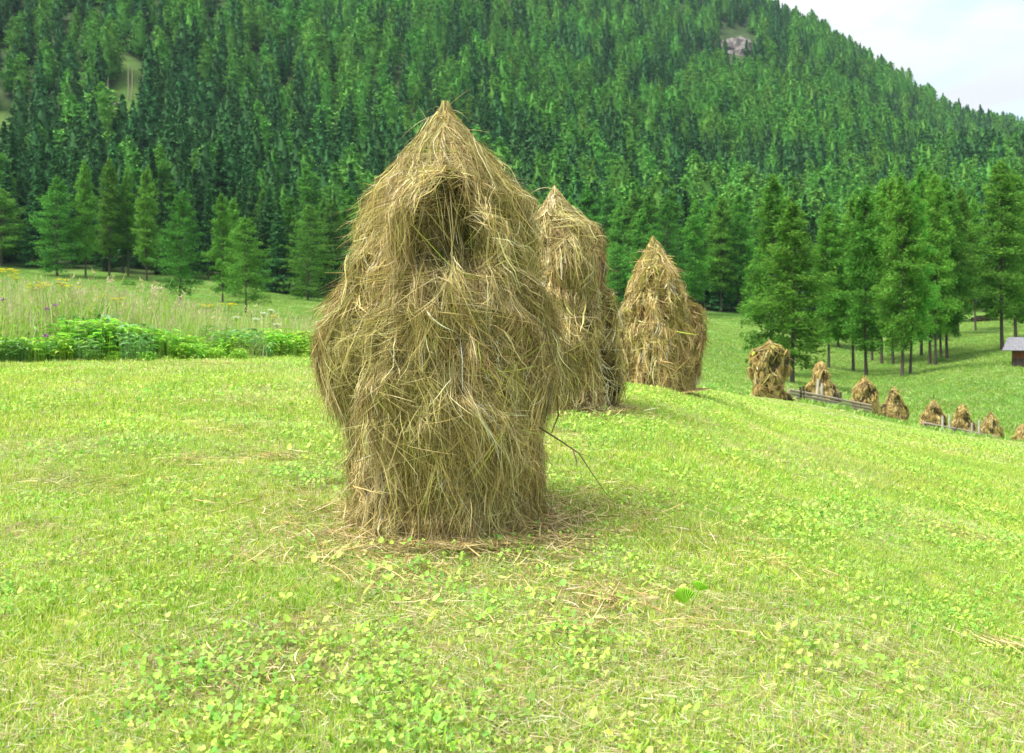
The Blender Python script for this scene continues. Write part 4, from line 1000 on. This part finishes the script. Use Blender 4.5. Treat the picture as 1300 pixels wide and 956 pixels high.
# longer grass of the valley meadow
VP = [(.20, .38, .045), (.25, .42, .055), (.15, .31, .035), (.31, .43, .09), (.40, .45, .20), (.25, .38, .07)]
vpatch = [grass_patch('valley_patch', 260+i, 420, 3.2, .10, .26, .05, st, .5, VP, 3) for i, st in enumerate([.02, .05, .14])]
for q_ in vpatch: q_.materials[0] = M_VALLEY
vp = []
yv = 26.0
while yv < 225:
    stp = np.interp(yv, [26, 60, 225], [1.7, 2.2, 4.2]); n_ = int(1.16*yv/stp)+2
    vp.append(np.c_[-.58*yv+np.arange(n_)*stp+rng.uniform(-.5, .5, n_)*stp, yv+rng.uniform(-.5, .5, n_)*stp]); yv += stp*.9
vp = np.concatenate(vp); px = 650+vp[:, 0]/vp[:, 1]*F; vr = np.hypot(vp[:, 0], vp[:, 1])
kp = (vr < forest_edge(np.arctan2(vp[:, 0], vp[:, 1]))-3) & ((vp[:, 1] > 44) | ((px > 880) & (vp[:, 1] > 40)))
vp = vp[kp]; rz = rng.uniform(0, 6.28, len(vp)); sz = fbm(vp[:, 0]*.07+40, vp[:, 1]*.07+40, 33, 3)+rng.normal(0, .06, len(vp))
scatter('meadow_grass', np.c_[vp, G(vp[:, 0], vp[:, 1])], slope_rot(vp[:, 0], vp[:, 1], rz), np.c_[np.full((len(vp), 2), 1.15), .5+1.1*sz], np.clip((sz-.38)/.24*3, 0, 2.99).astype(int), vpatch, 'longer green grass of the valley meadow')

# uncut strip: tall grass, broad herbs
def tall_patch(name, seed, n, size, hmin, hmax, wid, pal, heads=.5):
    r = np.random.default_rng(seed); K = 6; tt = np.linspace(0, 1, K)
    x = r.uniform(-.5, .5, n)*size; y = r.uniform(-.5, .5, n)*size; a = r.uniform(0, 6.28, n)
    h = r.uniform(hmin, hmax, n); ln = np.abs(r.normal(.15, .22, n))
    X = x[:, None]+np.cos(a)[:, None]*(h*ln)[:, None]*tt**2; Y = y[:, None]+np.sin(a)[:, None]*(h*ln)[:, None]*tt**2
    Z = h[:, None]*(tt-.15*ln[:, None]*tt**3)
    c = pick(pal, n, .15, r)
    v, f, cc = ribbons(np.stack([X, Y, Z], -1), wid*r.uniform(.5, 1.4, n), r.normal(0, 1, (n, 3)), c)
    mb = MB(); mb.add(v, f, cc)
    hd = np.where(r.random(n) < heads)[0]
    for i in hd:       # feathery seed heads
        tip = np.array([X[i, -1], Y[i, -1], Z[i, -1]]); m_ = 7
        d = r.normal(0, .012, (m_, 3)); q = tip+d*[1, 1, 0]+np.c_[np.zeros((m_, 2)), -r.uniform(0, .09, m_)]
        e = r.normal(0, .010, (m_, 3)); u_ = r.normal(0, .006, (m_, 3))
        vv = np.stack([q-e, q+u_, q+e+[0, 0, .018]], 1).reshape(-1, 3)
        mb.add(vv, np.arange(m_*3).reshape(-1, 3), pick([(.52, .46, .26), (.44, .42, .2), (.5, .42, .3)], 1, .1, r)[0])
    return mb.mesh(name, [M_TALL])
TP = [(.34, .50, .08), (.42, .54, .14), (.28, .46, .07), (.54, .56, .28), (.26, .44, .06)]
tallp = [tall_patch('tall_grass_patch', 300+i, 60, .6, .12, .66, .009, TP, .35) for i in range(4)]
def herb_clump(name, seed, pal, n=120, size=.6, hm=.36, lw=.020):
    """broad pointed leaves on arching stalks"""
    r = np.random.default_rng(seed); mb = MB()
    for i in range(n):
        x0, y0 = r.uniform(-.5, .5, 2)*size*.7; a = r.uniform(0, 6.28); h = hm*r.uniform(.35, 1.1); ln = r.uniform(.05, .14); w = lw*r.uniform(.6, 1.3)
        dr = np.array([math.cos(a), math.sin(a), 0]); sd = np.array([-math.sin(a), math.cos(a), 0]); c = pick(pal, 1, .18, r)[0]
        b0 = np.array([x0, y0, 0]); s0 = b0+dr*ln*.4+[0, 0, h]
        tube(mb, [b0, b0*.4+s0*.6+[0, 0, .03], s0], [.003, .003, .002], 3, c*.9, 0, False)
        tt = np.linspace(0, 1, 5); droop = r.uniform(.1, .7)
        ctr = s0[None]+dr[None]*(ln*tt)[:, None]+np.array([0, 0, 1.])[None]*(ln*(.25*tt-droop*tt**2))[:, None]
        ww = w*np.array([.25, .95, 1, .65, .05])*(1+.25*r.normal(0, 1, 5)*[0, 1, 1, 1, 0])
        v = np.concatenate([ctr-sd*ww[:, None]+[0, 0, .012], ctr, ctr+sd*ww[:, None]+[0, 0, .012]])
        f = [(j, j+1, 5+j+1, 5+j) for j in range(4)]+[(5+j, 5+j+1, 10+j+1, 10+j) for j in range(4)]
        mb.add(v, f, c)
    return mb.mesh(name, [M_HERB])
HP = [(.26, .54, .05), (.32, .60, .06), (.20, .46, .05), (.40, .62, .10)]
HP2 = [(.20, .42, .12), (.25, .46, .17), (.15, .36, .07)]
herbs = [herb_clump('herb_clump', 320+i, HP) for i in range(4)]+[herb_clump('herb_clump', 330, HP2, 80, .6, .4, .022)]
# points in the strip
def strip_points(step, w0, w1, plim=(-260, 905)):
    p_ = field_points(10.5, 27, step); px = 650+p_[:, 0]/p_[:, 1]*F; d = p_[:, 1]-herb_front(px)+2.4*(fbm(p_[:, 0]*.8+30, p_[:, 1]*.5, 14)-.5)
    k = (d > w0) & (d < w1) & (px > plim[0]) & (px < plim[1]); return p_[k], px[k], d[k]
p_, px, d = strip_points(.26, 0, 3.0)
kp = rng.random(len(p_)) < np.interp(d, [0, .3, 1.6, 3], [.8, 1, .9, .3]); kp &= (px < 860) | (rng.random(len(px)) < .4)
p_ = p_[kp]; px = px[kp]; d = d[kp]
sc = np.interp(px, [0, 400, 800, 900], [.98, .78, .65, .5])*rng.uniform(.6, 1.35, len(p_))*np.interp(d, [0, .7], [.45, 1])*(.65+.7*vnoise(p_[:, 0]*1.2+10, p_[:, 1]*1.2, 3))
scatter('herbs', np.c_[p_, G(p_[:, 0], p_[:, 1])-.01], np.c_[np.zeros((len(p_), 2)), rng.uniform(0, 6.28, len(p_))], sc, rng.integers(0, 5, len(p_)), herbs, 'broad-leaved green herbs along the edge of the uncut strip')
p_, px, d = strip_points(.30, .3, 8)
sc = np.interp(px, [0, 200, 400, 800, 900], [1.65, 1.5, 1.1, .7, .4])*rng.uniform(.55, 1.15, len(p_))*(.7+.6*vnoise(p_[:, 0]*.9+40, p_[:, 1]*.9, 4))*np.interp(d, [.3, 1.8], [.35, .95])
scatter('tall_grass', np.c_[p_, G(p_[:, 0], p_[:, 1])-.01], np.c_[np.zeros((len(p_), 2)), rng.uniform(0, 6.28, len(p_))], sc, rng.integers(0, 4, len(p_)), tallp, 'tall uncut grass gone to seed behind the herbs')

# flowers in the strip (each a thing)
def flower(kind, px, py, Y, label, group, s=1.0):
    g = ground_at(px, Y); top = P(px, py, Y); h = max(top[2]-g[2], .15); r = rng
    root = empty(kind, g); tag(root, label, 'flower', group)
    bend = r.normal(0, .05, 2); mb = MB()
    tube(mb, [(0-bend[0], -bend[1], 0), (-bend[0]*.3, -bend[1]*.3, h*.6), (0, 0, h)], [.004, .003, .0025], 4, (.22, .34, .07))
    for k in range(3):
        z = h*r.uniform(.2, .7); a = r.uniform(0, 6.28); q = np.array([math.cos(a), math.sin(a), .5])*.09
        mb.add([(-bend[0]*.5, 0, z), q*.5+[0, .012, z], q+[0, 0, z], q*.5+[0, -.012, z]], [(0, 1, 2, 3)], (.2, .36, .06))
    link('stem', mb.mesh('stem', [M_HERB]), root)
    mb = MB()
    if kind == 'yellow_flower':
        for q in range(r.integers(3, 7)):
            c = np.array([r.normal(0, .05), r.normal(0, .04), h+r.uniform(-.03, .03)])
            tube(mb, [(0, 0, h-.08), c], [.002, .002], 3, (.25, .36, .07))
            n = 9
            for k in range(n):
                a = k/n*6.283; d_ = np.array([math.cos(a), math.sin(a), .25]); e = np.array([-math.sin(a), math.cos(a), 0])
                mb.add([c, c+d_*.013*s+e*.006*s, c+d_*.024*s, c+d_*.013*s-e*.006*s], [(0, 1, 2, 3)], (.78, .62, .02))
    elif kind == 'thistle_flower':
        n = 60
        for k in range(n):
            a = r.uniform(0, 6.283); el = r.uniform(.2, 1.5); d_ = np.array([math.cos(a)*math.cos(el), math.sin(a)*math.cos(el), math.sin(el)]); e = np.cross(d_, r.normal(0, 1, 3)); e /= np.linalg.norm(e)
            c = np.array([0, 0, h]); mb.add([c, c+d_*.03*s+e*.004*s, c+d_*.042*s, c+d_*.03*s-e*.004*s], [(0, 1, 2, 3)], pick([(.45, .14, .50), (.55, .25, .6), (.35, .10, .38)], 1)[0])
    else:
        for k in range(14):
            a = r.uniform(0, 6.283); rr_ = r.uniform(.01, .06)*s; c = np.array([math.cos(a)*rr_, math.sin(a)*rr_, h+.01-rr_*.15])
            tube(mb, [(0, 0, h-.06), c], [.0016, .0012], 3, (.3, .4, .12))
            for q in range(7):
                cc = c+r.normal(0, .007, 3); e = r.normal(0, .004, 3); f_ = r.normal(0, .004, 3)
                mb.add([cc-e, cc+f_, cc+e, cc-f_], [(0, 1, 2, 3)], (.72, .72, .55))
    link('bloom', mb.mesh('bloom', [M_FLOWER]), root)
for i, (px, py, lb) in enumerate([(8, 342, 'yellow flowers highest at the left picture edge'), (14, 345, 'yellow flowers close right of the leftmost ones'), (3, 344, 'yellow flowers cut by the left picture edge'),
        (42, 363, 'yellow flowers in the grass at left, below the pale bushy larch'), (50, 366, 'yellow flowers just right of those below the pale bushy larch'), (56, 361, 'yellow flower pair over the seeding grass at left'),
        (78, 357, 'yellow flower on a tall stalk right of the left flower cluster'), (82, 363, 'yellow flowers at the right of the left flower cluster'), (90, 364, 'yellow flowers at the right end of the left flower cluster'),
        (131, 376, 'single yellow flower low in the grass left of centre'), (148, 381, 'small yellow flower in the grass beneath the bare larch trunks'), (262, 387, 'small orange-yellow flower below the twin larches'), (290, 388, 'orange-yellow flower at the foot of the small conical larch'),
        (22, 352, 'small yellow flower left of the pale bushy larch foot'), (346, 403, 'yellow flower near the white umbels left of the big haystack')]):
    flower('yellow_flower', px, py, 13.9+.15*(i % 5), lb, 'yellow flowers in the uncut strip', 2.0)
for i, (px, py, Y, lb) in enumerate([(4, 382, 14.2, 'dull purple thistle head at the left picture edge'), (60, 394, 14, 'pale purple thistle head, left one of a close pair'), (70, 389, 14.1, 'purple thistle head, right one of a close pair'), (58, 428, 13.2, 'bright purple thistle head low among the green herbs')]):
    flower('thistle_flower', px, py, Y, lb, 'purple thistle heads in the uncut strip', 1.2)
for i, (px, py, lb) in enumerate([(344, 394, 'tallest white umbel flower left of the big haystack'), (335, 398, 'white umbel flower just left of the tallest one'), (300, 403, 'white umbel flower in the grass beside the small conical larch'), (325, 405, 'small low white umbel flower below the tall ones'), (352, 412, 'low white umbel flower nearest the big haystack'), (204, 366, 'tall whitish umbel flower under the low-branched larch')]):
    flower('umbel_flower', px, py, 15.0+.1*i, lb, 'white umbels in the uncut strip', 1.0)

# young lady's-mantle like plant in front, right of the big stack
gp = ground_at(872, 4.45)
Yp = 4.3
for Yp in np.linspace(3, 7, 400):
    if row_of(872, Yp) < 788: break
gp = ground_at(871, Yp)
pl_ = empty('young_plant', gp); tag(pl_, 'small bright green plant with two pleated fan-shaped leaves growing in the stubble', 'plant')
for dx, h, Rf, az0, tl in [(0, .10, .070, -.1, 1.0), (.07, .15, .055, .35, .8)]:
    mb = MB(); n = 22; th = np.linspace(-.95, .95, n)+math.pi/2-az0
    c0 = np.array([dx, .02+dx*1.3, h*.62])
    Rf = Rf*.85; h = h*.95; wav = np.where(np.arange(n) % 2, .009, -.009)
    rim = np.c_[np.cos(th)*Rf+c0[0], c0[1]+wav-.02*np.abs(np.cos(th))+.6*np.sin(th)*Rf, np.sin(th)*Rf*tl+c0[2]-wav*.6]
    mid_ = rim*.55+c0*.45
    v = np.vstack([c0, mid_, rim]); f3 = [(0, 1+j, 2+j) for j in range(n-1)]; f4 = [(1+j, 1+n+j, 2+n+j, 2+j) for j in range(n-1)]
    mb.add(v, f4, (.40, .62, .07)); mb.add(v, f3, (.40, .62, .07))
    link('leaf', mb.mesh('leaf', [M_HERB]), pl_)
    mb = MB(); tube(mb, [(0, 0, -.01), (dx*.2, 0, h*.3), c0], [.004, .0035, .003], 5, (.32, .46, .10)); link('stalk', mb.mesh('stalk', [M_HERB], True), pl_)

# ------------------------------------------------------------------ haze
FZ = float(gv[:, 2].max())
hb = MB(); lo = float(gv[:, 2].min())-1; hi = FZ+60
box(hb, (0, 0, (lo+hi)/2), 5400, 5400, hi-lo)
m, nt, out = new_mat('haze_air')
pv = nt.nodes.new('ShaderNodeVolumePrincipled'); pv.inputs['Color'].default_value = (.62, .84, 1, 1); pv.inputs['Density'].default_value = .00005
pv.inputs['Anisotropy'].default_value = .2
nt.links.new(pv.outputs[0], out.inputs['Volume'])
hz = link('haze', hb.mesh('haze', [m])); tag(hz, 'thin blue mountain haze', None, None, 'stuff')

# ------------------------------------------------------------------ sky, sun, camera
w = bpy.data.worlds.new('World'); SC.world = w; w.use_nodes = True; nt = w.node_tree; nt.nodes.clear()
N = nt.nodes.new; L = nt.links.new
SUN_EL, SUN_AZ = R(63), R(-108)     # azimuth clockwise from +Y
wo = N('ShaderNodeOutputWorld'); bg = N('ShaderNodeBackground'); bg.inputs['Strength'].default_value = .105
sk = N('ShaderNodeTexSky'); sk.sky_type = 'NISHITA'; sk.sun_disc = False; sk.sun_elevation = SUN_EL; sk.sun_rotation = SUN_AZ
tc = N('ShaderNodeTexCoord'); mp = N('ShaderNodeMapping'); mp.inputs['Scale'].default_value = (1, 1, 2.2); L(tc.outputs['Generated'], mp.inputs[0])
nz = N('ShaderNodeTexNoise'); nz.inputs['Scale'].default_value = 5.5; nz.inputs['Detail'].default_value = 7; nz.inputs['Roughness'].default_value = .5
L(mp.outputs[0], nz.inputs[0])
cr = N('ShaderNodeValToRGB'); cr.color_ramp.elements[0].position = .36; cr.color_ramp.elements[0].color = (.3, .3, .3, 1); cr.color_ramp.elements[1].position = .5; cr.color_ramp.elements[1].color = (.97, .97, .97, 1)
L(nz.outputs[0], cr.inputs[0])
sx = N('ShaderNodeSeparateXYZ'); L(tc.outputs['Generated'], sx.inputs[0])
zr = N('ShaderNodeMapRange'); zr.inputs[1].default_value = .22; zr.inputs[2].default_value = .8; zr.inputs[3].default_value = 2.6; zr.inputs[4].default_value = 6.6   # an overcast sky is brightest overhead
L(sx.outputs[2], zr.inputs[0])
cl = N('ShaderNodeVectorMath'); cl.operation = 'SCALE'; cl.inputs[0].default_value = (.985, 1.0, 1.02); L(zr.outputs[0], cl.inputs['Scale'])
mx = N('ShaderNodeMix'); mx.data_type = 'RGBA'; L(cr.outputs[0], mx.inputs[0]); L(sk.outputs[0], mx.inputs[6]); L(cl.outputs[0], mx.inputs[7])
L(mx.outputs[2], bg.inputs[0]); L(bg.outputs[0], wo.inputs[0])

sd = bpy.data.lights.new('sun', 'SUN'); sd.energy = 2.5; sd.angle = R(28); sd.color = (1, .95, .86)
so = bpy.data.objects.new('sun', sd); COL.objects.link(so)
dirv = Vector((math.sin(SUN_AZ)*math.cos(SUN_EL), math.cos(SUN_AZ)*math.cos(SUN_EL), math.sin(SUN_EL)))
so.rotation_euler = dirv.to_track_quat('Z', 'Y').to_euler(); so.location = (0, 0, 30)

cd_ = bpy.data.cameras.new('camera'); cam = bpy.data.objects.new('camera', cd_); COL.objects.link(cam)
cam.location = (0, 0, H0); cam.rotation_euler = (R(90), 0, 0)
cd_.sensor_width = 36; cd_.lens = F/1300*36; cd_.shift_y = (HY-478)/1300; cd_.clip_end = 8000; cd_.clip_start = .05
cd_.dof.use_dof = True; cd_.dof.focus_distance = 5.6; cd_.dof.aperture_fstop = 5.0
SC.camera = cam
SC.view_settings.view_transform = 'Standard'; SC.view_settings.look = 'None'; SC.view_settings.gamma = 1; SC.view_settings.exposure = 1.75
SC.render.engine = 'CYCLES'
cy = SC.cycles; cy.max_bounces = 5; cy.diffuse_bounces = 3; cy.glossy_bounces = 2; cy.transmission_bounces = 3; cy.transparent_max_bounces = 6; cy.volume_bounces = 0
cy.use_denoising = True
try: cy.denoiser = 'OPENIMAGEDENOISE'
except Exception: pass
cy.use_fast_gi = False
print('done')
